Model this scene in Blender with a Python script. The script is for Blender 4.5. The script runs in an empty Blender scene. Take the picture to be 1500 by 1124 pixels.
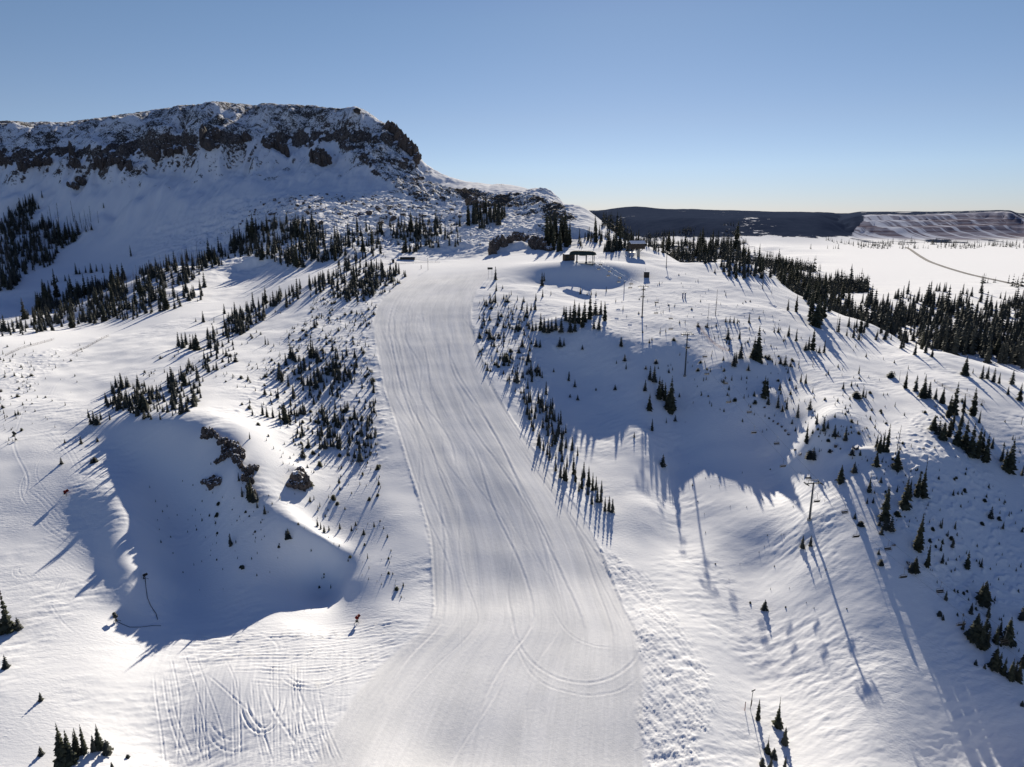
import bpy, bmesh, math, random
import numpy as np
from mathutils import Vector, Matrix

SC = bpy.context.scene
COL = SC.collection
rng = np.random.default_rng(7)
random.seed(7)

# ------------------------------------------------------------------ camera model
PITCH = math.radians(14.1)
CP, SP = math.cos(PITCH), math.sin(PITCH)
def ray(u, v):
    """direction (a = x/Y, t = z/Y) seen at a place of the photograph (1500 x 1124)"""
    u = np.asarray(u, float); v = np.asarray(v, float)
    b = (562.0 - v) / 1000.0
    dy = CP + b * SP
    return (u - 750.0) / 1000.0 / dy, (-SP + b * CP) / dy
def proj(x, y, z):
    d = y * CP - z * SP
    return 750 + 1000 * x / d, 562 - 1000 * (y * SP + z * CP) / d

# ------------------------------------------------------------------ noise
_pr = np.random.default_rng(1234)
_PERM = np.r_[_pr.permutation(1024), 0].astype(np.int32)[:1024]
_th = _pr.random(1024) * 2 * math.pi
_GX, _GY = np.cos(_th).astype(np.float32), np.sin(_th).astype(np.float32)
def noise(x, y, seed=0):
    x, y = np.broadcast_arrays(np.asarray(x, np.float64), np.asarray(y, np.float64))
    x0 = np.floor(x); y0 = np.floor(y)
    fx = (x - x0).astype(np.float32); fy = (y - y0).astype(np.float32)
    ix = (x0.astype(np.int32) + seed * 131) & 1023; iy = (y0.astype(np.int32) + seed * 57) & 1023
    p0 = _PERM[ix]; p1 = _PERM[(ix + 1) & 1023]; iy1 = (iy + 1) & 1023
    def g(p, q, dx, dy):
        h = _PERM[(p + q) & 1023]
        return _GX[h] * (fx - dx) + _GY[h] * (fy - dy)
    sx = fx * fx * fx * (fx * (fx * 6 - 15) + 10); sy = fy * fy * fy * (fy * (fy * 6 - 15) + 10)
    a = g(p0, iy, 0, 0); b = g(p1, iy, 1, 0); c = g(p0, iy1, 0, 1); d = g(p1, iy1, 1, 1)
    return ((a + (b - a) * sx) * (1 - sy) + (c + (d - c) * sx) * sy) * 1.5
def fbm(x, y, oct=4, seed=0, gain=0.5, ridged=False):
    s = 0; amp = 1; f = 1.0
    for k in range(oct):
        n = noise(x * f + 17.3 * k, y * f - 9.1 * k, seed + k)
        if ridged: n = 1 - 2 * np.abs(n)
        s = s + n * amp; amp *= gain; f *= 2.03
    return s
def sst(e0, e1, x):
    t = np.clip((x - e0) / (e1 - e0), 0, 1); return t * t * (3 - 2 * t)
def lerp(a, b, t): return a + (b - a) * t

# ------------------------------------------------------------------ large shape of the land
# profiles of the land along lines of sight: (bearing, [(angle as v, distance) or ('z', distance, height)])
Z = 'z'
PROF = [
 (-330, [(1124,135),(1000,160),(920,183),(850,204),(780,227),(700,258),(650,285),(600,320),(550,370),(500,440),(480,500),(Z,600,-115),(Z,750,-118),(440,920),(400,1020),(350,1130),(300,1220),(265,1310),(240,1350),(185,1500),(Z,1750,186)]),
 (0, [(1124,135),(1060,147),(1000,160),(920,183),(850,204),(780,227),(700,258),(650,284),(600,320),(550,370),(500,440),(480,500),(Z,600,-115),(Z,750,-118),(440,920),(400,1020),(350,1130),(300,1220),(255,1310),(235,1330),(178,1500),(Z,1750,182)]),
 (150, [(1124,138),(1060,151),(1000,164),(920,186),(870,200),(800,222),(760,235),(720,248),(700,257),(660,279),(640,290),(620,300),(580,340),(540,385),(500,450),(470,530),(450,600),(430,680),(Z,780,-105),(Z,900,-112),(390,1060),(350,1150),(300,1230),(250,1330),(222,1352),(175,1500),(Z,1750,188)]),
 (190, [(622,294),(660,279),(700,261),(720,251),(760,235),(800,220),(830,210),(870,201),(900,195)]),
 (250, [(1124,143),(1000,169),(920,193),(880,207),(830,225),(760,250),(700,266),(660,276),(622,285),(600,303),(560,350),(520,400),(480,475),(450,540),(420,620),(392,700),(Z,790,-85),(Z,950,-80),(350,1100),(300,1200),(240,1345),(210,1372),(158,1500),(Z,1750,212)]),
 (350, [(1124,141),(1000,168),(915,196),(880,207),(830,220),(770,234),(710,248),(645,271),(625,281),(600,308),(540,365),(500,425),(460,510),(430,600),(405,680),(383,740),(Z,850,-72),(Z,960,-60),(340,1060),(300,1150),(245,1320),(213,1350),(153,1500),(Z,1750,215)]),
 (440, [(1124,140),(1000,168),(925,192),(910,199),(880,211),(850,222),(775,231),(762,236),(745,246),(700,264),(640,298),(600,328),(540,372),(480,440),(430,530),(412,575),(390,660),(360,780),(330,900),(300,1060),(280,1180),(240,1330),(200,1430),(158,1500),(Z,1750,208)]),
 (475, [(890,209),(850,226),(800,229),(785,236)]),
 (515, [(1124,139),(1000,168),(920,195),(890,205),(850,217),(800,234),(740,256),(640,305),(600,330),(500,410),(440,490),(400,590),(380,660),(350,790),(330,900),(300,1050),(285,1150),(240,1290),(200,1390),(162,1450),(Z,1750,190)]),
 (575, [(950,183),(900,198),(870,208),(820,223),(760,245),(700,272),(640,303)]),
 (565, [(183,1440),(Z,1580,170)]),
 (592, [(325,940),(295,1080),(262,1200),(230,1300),(199,1400),(Z,1520,120),(Z,1750,40)]),
 (625, [(270,1230),(243,1330),(Z,1480,50)]),
 (660, [(1124,142),(1000,169),(900,198),(870,209),(780,240),(700,273),(600,330),(500,410),(450,467),(415,530),(395,590),(380,680),(350,810),(330,920),(300,1060),(262,1300),(Z,1480,45),(Z,1900,-20)]),
 (750, [(1124,142),(1000,169),(900,198),(870,209),(780,240),(700,273),(600,331),(500,408),(450,462),(400,550),(385,600),(372,670),(350,760),(335,850),(315,960),(290,1120),(272,1230),(Z,1450,15),(Z,1900,-60)]),
 (805, [(335,860),(300,1000),(281,1110),(Z,1300,5)]),
 (850, [(1124,142),(1000,169),(900,199),(850,217),(780,243),(740,261),(700,284),(640,322),(610,341),(580,362),(560,374),(520,394),(485,411),(470,430),(455,452),(433,503),(426,518),(418,532),(408,544),(391,556),(383,600),(365,700),(345,790),(303,960),(Z,1100,-20),(Z,1350,-95)]),
 (800, [(430,500),(424,517),(418,531),(408,542),(392,556),(384,600)]),
 (900, [(780,247),(700,286),(635,325),(600,347),(560,369),(520,388),(495,402),(470,430),(455,453),(436,500),(428,518),(420,534),(410,545),(393,557),(384,600)]),
 (950, [(1124,143),(1000,169.5),(930,189),(870,212),(800,241),(740,266),(700,288),(640,319),(600,343),(560,362),(530,377),(508,390),(470,430),(455,455),(435,490),(410,540),(390,580),(375,640),(360,720),(Z,850,-52),(Z,1100,-110)]),
 (985, [(800,247),(740,276),(690,303),(660,319),(620,339),(580,359),(545,374),(525,383),(500,397)]),
 (1035,[(1124,143),(1000,172),(900,206),(835,232),(780,257),(740,274),(703,292),(660,315),(620,333),(590,347),(565,359),(545,366),(520,385),(490,410),(460,445),(430,500),(410,540),(385,610),(Z,700,-62),(Z,900,-108)]),
 (1120,[(1124,150),(1000,183),(900,213),(835,236),(757,262),(705,293),(660,314),(620,332),(585,344),(560,361),(540,370),(500,405),(460,455),(430,510),(405,575),(394,620),(Z,760,-88),(Z,950,-112)]),
 (1155,[(757,258),(720,281),(700,293),(660,310),(640,318),(610,328),(585,344),(560,360)]),
 (1190,[(1124,150),(1060,165),(1000,180),(900,207),(830,227),(790,240),(757,250),(730,264),(700,279),(660,293),(640,297),(620,308),(580,338),(540,372),(500,415),(460,480),(441,540),(Z,650,-97),(Z,850,-114)]),
 (1280,[(1124,149),(1050,165),(950,190),(850,216),(780,237),(740,251),(700,266),(660,283),(640,294),(600,325),(560,362),(520,410),(490,460),(476,492),(Z,570,-103),(Z,700,-114)]),
 (1380,[(1124,156),(1050,171),(950,195),(850,222),(780,241),(720,261),(670,279),(620,308),(580,340),(540,385),(517,418),(Z,500,-110),(Z,650,-119)]),
 (1480,[(1124,160),(1050,175),(950,199),(850,226),(760,256),(700,280),(660,298),(620,322),(580,355),(543,405),(Z,500,-119),(Z,650,-121)]),
 (1800,[(1124,160),(1050,176),(950,200),(850,228),(760,254),(700,277),(660,300),(620,326),(580,360),(550,410),(Z,500,-120),(Z,650,-121)]),
]
pts = []
for u, lst in PROF:
    w = []
    for p in lst:
        if p[0] == Z:
            w.append((w[-1][0], p[1], p[2] / p[1]))
        else:
            a, t = ray(u, p[0]); w.append((float(a), p[1], float(t)))
    # hidden points keep the bearing of the last one seen; fill long gaps in world space
    for i, (a, Y, t) in enumerate(w):
        pts.append((a, math.log(Y), t))
        if i + 1 < len(w):
            a2, Y2, t2 = w[i + 1]
            n = int(math.log(Y2 / Y) / 0.09)
            for k in range(1, n + 1):
                f = k / (n + 1); Ym = Y + (Y2 - Y) * f
                pts.append((a + (a2 - a) * f, math.log(Ym), (t * Y + (t2 * Y2 - t * Y) * f) / Ym))
for a in np.linspace(-1.3, 1.3, 14):
    pts.append((a, math.log(85), -130 / 85.0)); pts.append((a, math.log(110), -(130 + 3 * (a > 0)) / 110.0))
    for Y in (3000, 5000, 9000, 18000, 40000):
        pts.append((a, math.log(Y), -127.0 / Y))
for a in np.linspace(0.25, 1.3, 8):
    for Y, z in ((1000, -120), (1300, -122), (1750, -124), (2300, -126)):
        pts.append((a, math.log(Y), z / Y))
for a in np.linspace(-1.3, -0.2, 6):
    pts.append((a, math.log(2200), 150 / 2200.0))
P = np.array(pts)
def tps_fit(P, lam):
    n = len(P)
    d2 = (P[:, None, 0] - P[None, :, 0]) ** 2 + (P[:, None, 1] - P[None, :, 1]) ** 2
    K = 0.5 * d2 * np.log(d2 + 1e-12)
    K[np.arange(n), np.arange(n)] = lam
    Q = np.c_[np.ones(n), P[:, 0], P[:, 1]]
    A = np.zeros((n + 3, n + 3)); A[:n, :n] = K; A[:n, n:] = Q; A[n:, :n] = Q.T
    return np.linalg.solve(A, np.r_[P[:, 2], 0, 0, 0])
W = tps_fit(P, 2e-5)
A_MAX = 1.12
NA, NQ1, NQ2 = 1500, 1260, 260
q_near = np.linspace(math.log(92), math.log(1800), NQ1)
q_far = np.linspace(math.log(1800), math.log(42000), NQ2 + 1)[1:]
QS = np.r_[q_near, q_far]; AS = np.linspace(-A_MAX, A_MAX, NA)
def coarse_eval(ca, cq):
    ga, gq = np.meshgrid(ca, cq)
    out = np.empty(ga.size); ga = ga.ravel(); gq = gq.ravel()
    for s in range(0, out.size, 20000):
        d2 = (ga[s:s+20000, None] - P[None, :, 0]) ** 2 + (gq[s:s+20000, None] - P[None, :, 1]) ** 2
        out[s:s+20000] = (0.5 * d2 * np.log(d2 + 1e-12)) @ W[:-3] + W[-3] + W[-2] * ga[s:s+20000] + W[-1] * gq[s:s+20000]
    return out.reshape(len(cq), len(ca))
ca = np.linspace(-A_MAX - 0.02, A_MAX + 0.02, 260); cq = np.linspace(QS[0] - 0.03, QS[-1] + 0.03, 640)
TC = coarse_eval(ca, cq)
def cr_weights(src, dst):
    h = src[1] - src[0]; f = (dst - src[0]) / h; i = np.clip(np.floor(f).astype(int), 1, len(src) - 3); f = f - i
    M = np.zeros((len(dst), len(src))); r = np.arange(len(dst))
    # cubic B-spline: smooth everywhere
    M[r, i - 1] = (1 - f) ** 3 / 6; M[r, i] = (3 * f**3 - 6 * f**2 + 4) / 6
    M[r, i + 1] = (-3 * f**3 + 3 * f**2 + 3 * f + 1) / 6; M[r, i + 2] = f**3 / 6
    return M
T = cr_weights(cq, QS) @ TC @ cr_weights(ca, AS).T          # tangent of elevation on the grid
Yg = np.exp(QS)[:, None] * np.ones((1, NA)); Xg = Yg * AS[None, :]
Zg = T * Yg

def raycast(u, v, Zgrid=None, ymin=0.0):
    """where lines of sight meet the land: X, Y, Z arrays (nan where they meet only sky)"""
    Tg = (Zg if Zgrid is None else Zgrid) / Yg
    a, t = ray(u, v); a = np.atleast_1d(a); t = np.atleast_1d(t)
    fi = np.clip((a + A_MAX) / (2 * A_MAX) * (NA - 1), 0, NA - 2.001); i = fi.astype(int); f = fi - i
    X = np.full(a.shape, np.nan); Yo = X.copy(); Zo = X.copy()
    j0 = int(np.searchsorted(QS, math.log(max(ymin, 1)))) if ymin > 0 else 0
    for k in range(len(a)):
        col = Tg[:, i[k]] * (1 - f[k]) + Tg[:, i[k] + 1] * f[k] - t[k]
        w = np.nonzero(col[j0:] >= 0)[0]
        if len(w) == 0: continue
        j = w[0] + j0
        if j == 0: q = QS[0]
        else: q = QS[j-1] + (QS[j] - QS[j-1]) * (-col[j-1]) / max(col[j] - col[j-1], 1e-9)
        q = min(max(q, QS[0]), QS[-1])
        Yo[k] = math.exp(q); X[k] = a[k] * Yo[k]; Zo[k] = t[k] * Yo[k]
    return X, Yo, Zo
def ground(x, y):
    """height of the land at world places"""
    x = np.atleast_1d(np.asarray(x, float)); y = np.atleast_1d(np.asarray(y, float))
    a = x / y; q = np.log(y)
    fi = np.clip((a + A_MAX) / (2 * A_MAX) * (NA - 1), 0, NA - 2.001); i = fi.astype(int); f = fi - i
    j = np.clip(np.searchsorted(QS, q) - 1, 0, len(QS) - 2); g = np.clip((q - QS[j]) / (QS[j+1] - QS[j]), 0, 1)
    return ((Zg[j, i] * (1-f) + Zg[j, i+1] * f) * (1-g) + (Zg[j+1, i] * (1-f) + Zg[j+1, i+1] * f) * g)
# ------------------------------------------------------------------ masks laid out on the land
Zg0 = Zg.copy()
def world_poly(uv):
    uv = np.array(uv, float); X, Y, _ = raycast(uv[:, 0], uv[:, 1], Zg0)
    return np.c_[X, Y][~np.isnan(X)]
def seg_dist(px, py, path):
    """distance to a polyline, and the signed side distance and running length of its nearest point"""
    best = np.full(px.shape, 1e9); run = np.zeros(px.shape); L = 0
    for (x0, y0), (x1, y1) in zip(path[:-1], path[1:]):
        dx, dy = x1 - x0, y1 - y0; l2 = dx * dx + dy * dy + 1e-9
        t = np.clip(((px - x0) * dx + (py - y0) * dy) / l2, 0, 1)
        d = np.hypot(px - x0 - t * dx, py - y0 - t * dy)
        m = d < best; best[m] = d[m]; run[m] = (L + t * math.sqrt(l2))[m]; L += math.sqrt(l2)
    return best, run
def bbox_idx(path, pad):
    x0, y0 = path.min(0) - pad; x1, y1 = path.max(0) + pad
    y0 = max(y0, math.exp(QS[0])); j0 = int(np.searchsorted(QS, math.log(y0))); j1 = int(np.searchsorted(QS, math.log(max(y1, y0 + 1)))) + 1
    aa = [x0 / y0, x0 / y1, x1 / y0, x1 / y1]
    i0 = int(max(0, (min(aa) + A_MAX) / (2 * A_MAX) * (NA - 1))); i1 = int(min(NA, (max(aa) + A_MAX) / (2 * A_MAX) * (NA - 1) + 2))
    return slice(j0, min(j1, len(QS))), slice(i0, max(i1, i0 + 1))
def poly_mask(uv, feather, rough=0.0, seed=3):
    poly = world_poly(uv); M = np.zeros(Zg.shape)
    sl = bbox_idx(poly, feather + rough); px, py = Xg[sl], Yg[sl]
    if px.size == 0: return M
    if rough:
        px = px + rough * noise(px / (rough * 3), py / (rough * 3), seed); py = py + rough * noise(px / (rough * 3) + 50, py / (rough * 3), seed)
    ins = np.zeros(px.shape, bool); n = len(poly)
    for k in range(n):
        x0, y0 = poly[k]; x1, y1 = poly[(k + 1) % n]
        c = ((y0 > py) != (y1 > py)) & (px < (x1 - x0) * (py - y0) / (y1 - y0 + 1e-12) + x0)
        ins ^= c
    d, _ = seg_dist(px, py, np.vstack([poly, poly[:1]]))
    M[sl] = sst(-feather, feather, np.where(ins, d, -d)); return M
def smooth_path(uv, n=6):
    w = world_poly(uv)
    if len(w) < 3: return w
    out = []
    for k in range(len(w) - 1):
        p0, p1, p2, p3 = w[max(k-1, 0)], w[k], w[k+1], w[min(k+2, len(w)-1)]
        for i in range(n):
            t = i / n
            out.append(0.5 * ((2*p1) + (-p0+p2)*t + (2*p0-5*p1+4*p2-p3)*t*t + (-p0+3*p1-3*p2+p3)*t**3))
    out.append(w[-1]); return np.array(out)

# the groomed run, as left and right edges followed from the bottom of the slope to the crest
RL = [(455,1124),(480,1080),(505,1040),(535,1000),(570,960),(622,925),(634,900),(634,870),(630,800),(622,760),(610,720),(597,680),(585,640),(572,600),(560,560),(553,520),(545,480),(552,450),(575,422),(600,405)]
RR = [(942,1124),(942,1080),(942,1040),(942,1000),(940,960),(932,925),(915,890),(898,850),(878,800),(857,760),(828,720),(798,680),(768,640),(742,600),(720,560),(706,520),(692,480),(690,450),(700,422),(716,405)]
pl, pr = world_poly(RL), world_poly(RR)
Y1 = np.exp(QS)
xl = np.interp(Y1, pl[:, 1], pl[:, 0]); xr = np.interp(Y1, pr[:, 1], pr[:, 0])
ker = np.ones(31) / 31
def sm(v): return np.convolve(np.pad(v, 15, mode='edge'), ker, 'valid')
xl, xr = sm(xl), sm(xr)
S = (Xg - xl[:, None]) / (xr - xl)[:, None]                      # 0..1 across the run
edge_n = 0.012 * noise(Yg / 9, S * 2, 5)
top_fade = 1 - sst(540, 585, Yg)
RUN = sst(-0.012, 0.012, S + edge_n) * (1 - sst(0.988, 1.012, S + edge_n)) * top_fade
near = 1 - sst(900, 1500, Yg)
PLATEAU = poly_mask([(560,405),(600,380),(700,378),(715,350),(760,335),(850,375),(880,382),(1000,400),(930,420),(700,405),(640,420)], 8, 6)
CATROAD = poly_mask([(-100,510),(0,492),(150,478),(250,448),(400,420),(480,395),(600,386),(600,400),(520,408),(440,432),(330,450),(250,470),(160,492),(60,515),(-100,560)], 5, 4)
SMOOTH = np.clip(RUN + 0.8 * PLATEAU + 0.85 * CATROAD, 0, 1)

# ------------------------------------------------------------------ middling and small relief
nat = (1 - SMOOTH) * near
big = fbm(Xg / 34, Yg / 34, 3, 11)
Zg += nat * sst(120, 220, Yg) * 0.9 * big * (0.5 + 0.5 * sst(250, 420, Yg))
Zg += RUN * 0.13 * fbm(Xg / 30, Yg / 18, 2, 71)
# wind-drifted bumps, drawn out along the wind
wx = (Xg * 0.94 + Yg * 0.34); wy = (-Xg * 0.34 + Yg * 0.94)
drift = fbm(wx / 7.0, wy / 2.4, 3, 21)
DR = np.clip(fbm(Xg / 38, Yg / 38, 2, 31) * 1.3 + 0.30, 0.02, 1)
smallfade = 1 - sst(500, 900, Yg)
LOWER_R = poly_mask([(960,720),(1180,700),(1420,700),(1600,800),(1600,1200),(1100,1200),(1000,900)], 15)
Zg += nat * smallfade * drift * (0.20 * DR + 0.05 * LOWER_R)
rip = fbm(wx / 2.2, wy / 0.9, 2, 41)
Zg += nat * (1 - sst(220, 400, Yg)) * rip * 0.05 * DR
# snow-covered brush: closely set mounds
BRUSH = poly_mask([(420,520),(470,425),(560,415),(600,400),(575,450),(560,520),(570,600),(560,680),(420,640),(330,600),(380,540)], 8, 6)
BR2 = poly_mask([(700,500),(740,440),(800,440),(900,480),(900,500),(800,520),(800,600),(760,600),(715,540)], 6, 5)
BR3 = poly_mask([(880,430),(960,410),(1050,440),(1150,470),(1100,520),(1040,500),(1020,600),(960,540),(900,500)], 10, 8)
BR4 = poly_mask([(1280,640),(1360,600),(1440,680),(1500,760),(1500,900),(1400,900),(1330,800)], 10, 8)
BR5 = poly_mask([(0,520),(110,505),(60,560),(0,600)], 6, 6)
mound = np.clip(fbm(wx / 3.6, wy / 2.6, 2, 51) - 0.1, 0, 2)
Zg += nat * mound * (0.75 * BRUSH + 0.7 * BR2 + 0.45 * BR3 + 1.0 * BR4 + 0.7 * BR5) * 0.8
# the ploughed-up snow beside the run, the ridge down its right edge and the berms of both edges
ROUGH = poly_mask([(870,800),(905,815),(940,840),(960,860),(985,900),(1010,950),(1040,985),(1055,1040),(1030,1080),(1040,1130),(935,1130),(942,1000),(930,920),(900,860)], 1.5, 2.5)
Zg += ROUGH * ((0.11 + 0.11 * noise(Xg / 9, Yg / 11, 62)) * fbm(Xg / 0.6, Yg / 0.75, 2, 61, 0.8) + 0.10 * fbm((Xg + .55 * Yg) / 1.3, Yg / 12, 2, 65) + 0.14 * fbm(Xg / 2.6, Yg / 3.4, 2, 64) + 0.16 * fbm(Xg / 2.2, Yg / 9.0, 2, 63) + 0.12)
WORK = poly_mask([(215,960),(260,925),(400,925),(520,915),(630,890),(640,930),(560,975),(480,1080),(450,1130),(225,1130)], 9, 5)
def groove(uv, half, depth, berm=0.5, ragged=0.3, pair=0.0, seed=1):
    path = smooth_path(uv)
    if len(path) < 2: return
    sl = bbox_idx(path, half * 4 + pair); px, py = Xg[sl], Yg[sl]
    if px.size == 0: return
    d, l = seg_dist(px, py, path)
    Lt = np.hypot(*np.diff(path, axis=0).T).sum()
    ends = sst(0, 6, l) * (1 - sst(Lt - 6, Lt, l)); j = 1 + ragged * noise(l / 1.5, px / 3, seed)
    dd = np.abs(d - pair) if pair else d
    h = -depth * np.exp(-(dd / half) ** 2) + berm * depth * np.exp(-((dd - 2.0 * half) / half) ** 2)
    Zg[sl] += h * ends * j
# edge berms
for E, sgn in ((RL, -1), (RR, 1)):
    groove(E[5:], 0.5, -0.16, 0, 0.9, 0, 9)
    groove([(u - 4 * sgn, v) for u, v in E[5:]], 0.35, 0.07, 0.6, 0.4, 0, 10)
# machine tracks and plough lines
TR = [([(745,880),(755,930),(775,965),(810,990),(850,1000),(890,995),(925,972),(936,950)], .9, .22, 0),
 ([(805,885),(830,925),(868,945),(912,950)], .7, .18, 0),
 ([(752,930),(770,975),(800,1003),(855,1018),(905,1012),(938,990)], .8, .15, 0),
 ([(905,785),(930,815),(960,860),(1010,930),(1040,985),(1055,1000)], .35, .22, 0),
 ([(1052,993),(1085,998),(1120,1010)], .4, .15, 0),
 ([(225,985),(228,1020),(236,1070),(243,1130)], .5, .25, 0), ([(250,960),(262,1020),(262,1070),(258,1130)], .5, .28, .0),
 ([(268,950),(285,1000),(300,1060),(308,1130)], .45, .25, 0), ([(285,955),(305,1010),(325,1070),(332,1130)], .5, .2, 0),
 ([(300,985),(340,1020),(375,1055),(395,1100),(402,1130)], .5, .3, 0), ([(385,1000),(400,1040),(420,1070),(440,1100)], .7, .3, 0),
 ([(430,990),(445,1030),(470,1075)], .7, .25, 0), ([(330,965),(345,1000),(352,1060),(350,1130)], .5, .22, 0),
 ([(305,1055),(320,1075),(340,1085),(362,1078)], .6, .3, 0), ([(300,1065),(318,1092),(342,1102),(366,1095)], .6, .3, 0),
 ([(260,925),(340,922),(450,915),(540,905),(625,888)], .5, .22, 0), ([(290,940),(400,935),(500,925),(628,902)], .5, .22, 0),
 ([(330,960),(430,950),(540,935),(622,912)], .5, .25, 0), ([(340,978),(430,972),(530,950),(600,928)], .6, .25, 0),
 ([(400,990),(470,985),(540,965),(580,950)], .5, .22, 0), ([(440,1010),(500,1020),(530,1015)], .6, .22, 0),
 ([(370,925),(395,935),(408,950),(402,970)], .9, .2, 0), ([(470,965),(490,985),(520,970)], .5, .2, 0),
 ([(180,845),(200,865),(235,885),(290,912)], .5, .15, 0), ([(70,880),(95,915),(130,935),(200,945),(250,940)], .5, .12, 0),
 ([(660,430),(645,450),(650,480)], .5, .12, 0), ([(630,440),(640,520),(665,590),(700,640),(735,720),(760,800)], .5, .12, 0),
 ([(575,450),(580,520),(600,600),(618,680),(650,770),(672,860),(675,960)], .5, .14, 0),
 ([(640,575),(665,610),(700,650),(718,700),(745,760),(790,830)], .8, .12, 0),
 ([(690,760),(700,830),(705,900)], .6, .1, 0), ([(770,740),(800,800),(830,850)], .7, .12, 0), ([(720,620),(760,690),(800,760),(860,850),(890,910)], .5, .14, 0),
 ([(680,560),(720,640),(790,740),(850,830),(895,905)], .5, .12, 0), ([(600,430),(590,500),(602,570),(625,660)], .4, .12, 0),
 ([(35,600),(20,650),(40,700),(30,740)], .7, .2, 0), ([(75,700),(45,740),(30,720),(40,690),(75,660)], .5, .22, 0),
 ([(95,745),(60,710),(55,680),(85,640)], .5, .15, 0), ([(60,800),(110,830),(160,850)], .6, .15, 0),
 ([(880,590),(1000,610)], .4, .1, 0), ([(1220,610),(1290,600),(1340,610)], .7, .3, 0),
 ([(205,400+470),(400,850)], .3, .05, 0),
 ([(250,470),(330,455),(420,428),(480,400)], .8, .3, 0), ([(60,505),(180,482),(300,450),(420,418)], .8, .3, 0), ([(930,395),(915,375),(890,370)], 1, .3, 0),
 ([(880,375),(915,395),(930,420),(945,440)], 1.2, .5, 0), ([(1010,440),(1060,470),(1120,480),(1200,505)], .9, .5, 0), ([(1075,480),(1120,510),(1190,545),(1240,560)], .8, .4, 0),
 ([(740,405),(770,392),(810,384),(850,380)], 1.2, .4, 0), ([(690,412),(730,398),(790,386)], 1.2, .35, 0)]
for k, (uv, h, d, p) in enumerate(TR): groove(uv, h * 0.42, d * 0.25, 0.8, 0.8, p, 100 + k)
rt0 = random.Random(21)
for k in range(15):      # more machine tracks crossing the churned corner, each a pair of ruts
    y_ = rt0.uniform(922, 1000); x0_ = rt0.uniform(250, 400); x1_ = rt0.uniform(450, 640 - max(0, y_ - 930) * .9); b_ = rt0.uniform(-8, 8)
    groove([(x0_, y_ + rt0.uniform(-4, 10)), ((x0_ + x1_) / 2, y_ + b_), (x1_, y_ - rt0.uniform(4, 26))], .24, .10, 0.9, .8, .8, 300 + k)
for k in range(13):
    x_ = rt0.uniform(225, 470); y0_ = rt0.uniform(960, 1030); dx_ = rt0.uniform(-10, 45)
    groove([(x_, y0_), (x_ + dx_ * .3, (y0_ + 1120) / 2), (x_ + dx_, 1124)], .22, .055, 0.9, .8, .8, 340 + k)
for (cx_, cy_, rx_, ry_) in ((385, 1010, 30, 60), (455, 985, 40, 20)):
    groove([(cx_ + rx_ * math.cos(t_), cy_ + ry_ * math.sin(t_)) for t_ in np.linspace(.1, 3.0, 9)], .25, .14, .9, .5, .8, 370 + cx_)
for k in range(8):      # ruts wandering over the left bank
    x_ = rt0.uniform(0, 90); y_ = rt0.uniform(580, 900)
    groove([(x_, y_), (x_ + rt0.uniform(10, 40), y_ + rt0.uniform(-30, 40)), (x_ + rt0.uniform(50, 120), y_ + rt0.uniform(-10, 90))], .22, .05, .9, .7, .8, 400 + k)
WKH = sst(178, 190, Yg)
Zg += WORK * (WKH * 0.08 * fbm(Xg / 14 + Yg / 40, (Yg + Xg * .12) / 1.1, 3, 81) + (1 - WKH) * 0.06 * fbm((Xg + .18 * Yg) / 1.3, Yg / 16, 3, 82))
WORK2 = poly_mask([(560,975),(640,930),(940,930),(942,1130),(450,1130)], 3, 2)
# groomer passes: shallow steps across the run
passes = noise(S * 9 + 0.25 * noise(Yg / 40, S, 91), Yg / 160, 92) + 0.5 * noise(S * 22, Yg / 120, 93)
Zg += RUN * 0.20 * passes
Zg += RUN * 0.02 * fbm(Xg / 1.2, Yg / 0.8, 2, 95)
rl = random.Random(11); jr = slice(int(np.searchsorted(QS, math.log(120))), int(np.searchsorted(QS, math.log(560))))
for k in range(44):
    s0, am, wl, ph = rl.uniform(.02, .98), rl.uniform(.0, .05), rl.uniform(60, 160), rl.uniform(0, 6.3); ya = rl.uniform(120, 420); yb = ya + rl.uniform(50, 260)
    yy = Yg[jr, :1]; sc_ = s0 + am * np.sin(yy / wl * 2 * math.pi + ph); w_ = rl.uniform(.18, .5) / (xr - xl)[jr][:, None]
    gate = sst(ya, ya + 15, yy) * (1 - sst(yb - 15, yb, yy)); u_ = (S[jr] - sc_) / w_
    Zg[jr] += RUN[jr] * gate * rl.uniform(.04, .12) * (-np.exp(-u_ * u_) + .8 * np.exp(-(u_ - 1.9) ** 2)) * (1 + .5 * noise(yy / 3, yy * 0 + k, 96))

# banks thrown up at cat roads, knolls, the moraine of boulders
def knoll(u, v, rx, ry, h, p=2.0):
    X, Y, _ = raycast([u], [v], Zg0); d = ((Xg - X[0]) / rx) ** 2 + ((Yg - Y[0]) / ry) ** 2
    Zg[:] += h * np.exp(-d ** (p / 2))
knoll(380, 388, 20, 9, 7, 3); knoll(660, 368, 22, 9, 6, 3); knoll(745, 365, 22, 12, 5, 3)
knoll(610, 355, 40, 16, 7); knoll(560, 352, 30, 15, 5); knoll(495, 375, 40, 20, 7); knoll(415, 352, 45, 20, 9); knoll(690, 325, 40, 14, 8)
knoll(815, 345, 50, 14, 9, 3); knoll(560, 325, 30, 18, 6); knoll(305, 640, 5, 5, 2.2); knoll(345, 690, 4, 7, 2.5); knoll(437, 690, 4, 4, 1.5)
knoll(1255, 665, 8, 3, 1.6); knoll(255, 430, 25, 14, 3)
knoll(1230, 455, 22, 10, 5); knoll(930, 372, 22, 12, 3); knoll(835,470,14,5,2.5)
MOR = sst(640, 760, Yg) * (1 - sst(1100, 1230, Yg)) * (1 - sst(0.02, 0.14, Xg / Yg)) * sst(-0.62, -0.35, Xg / Yg)
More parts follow.
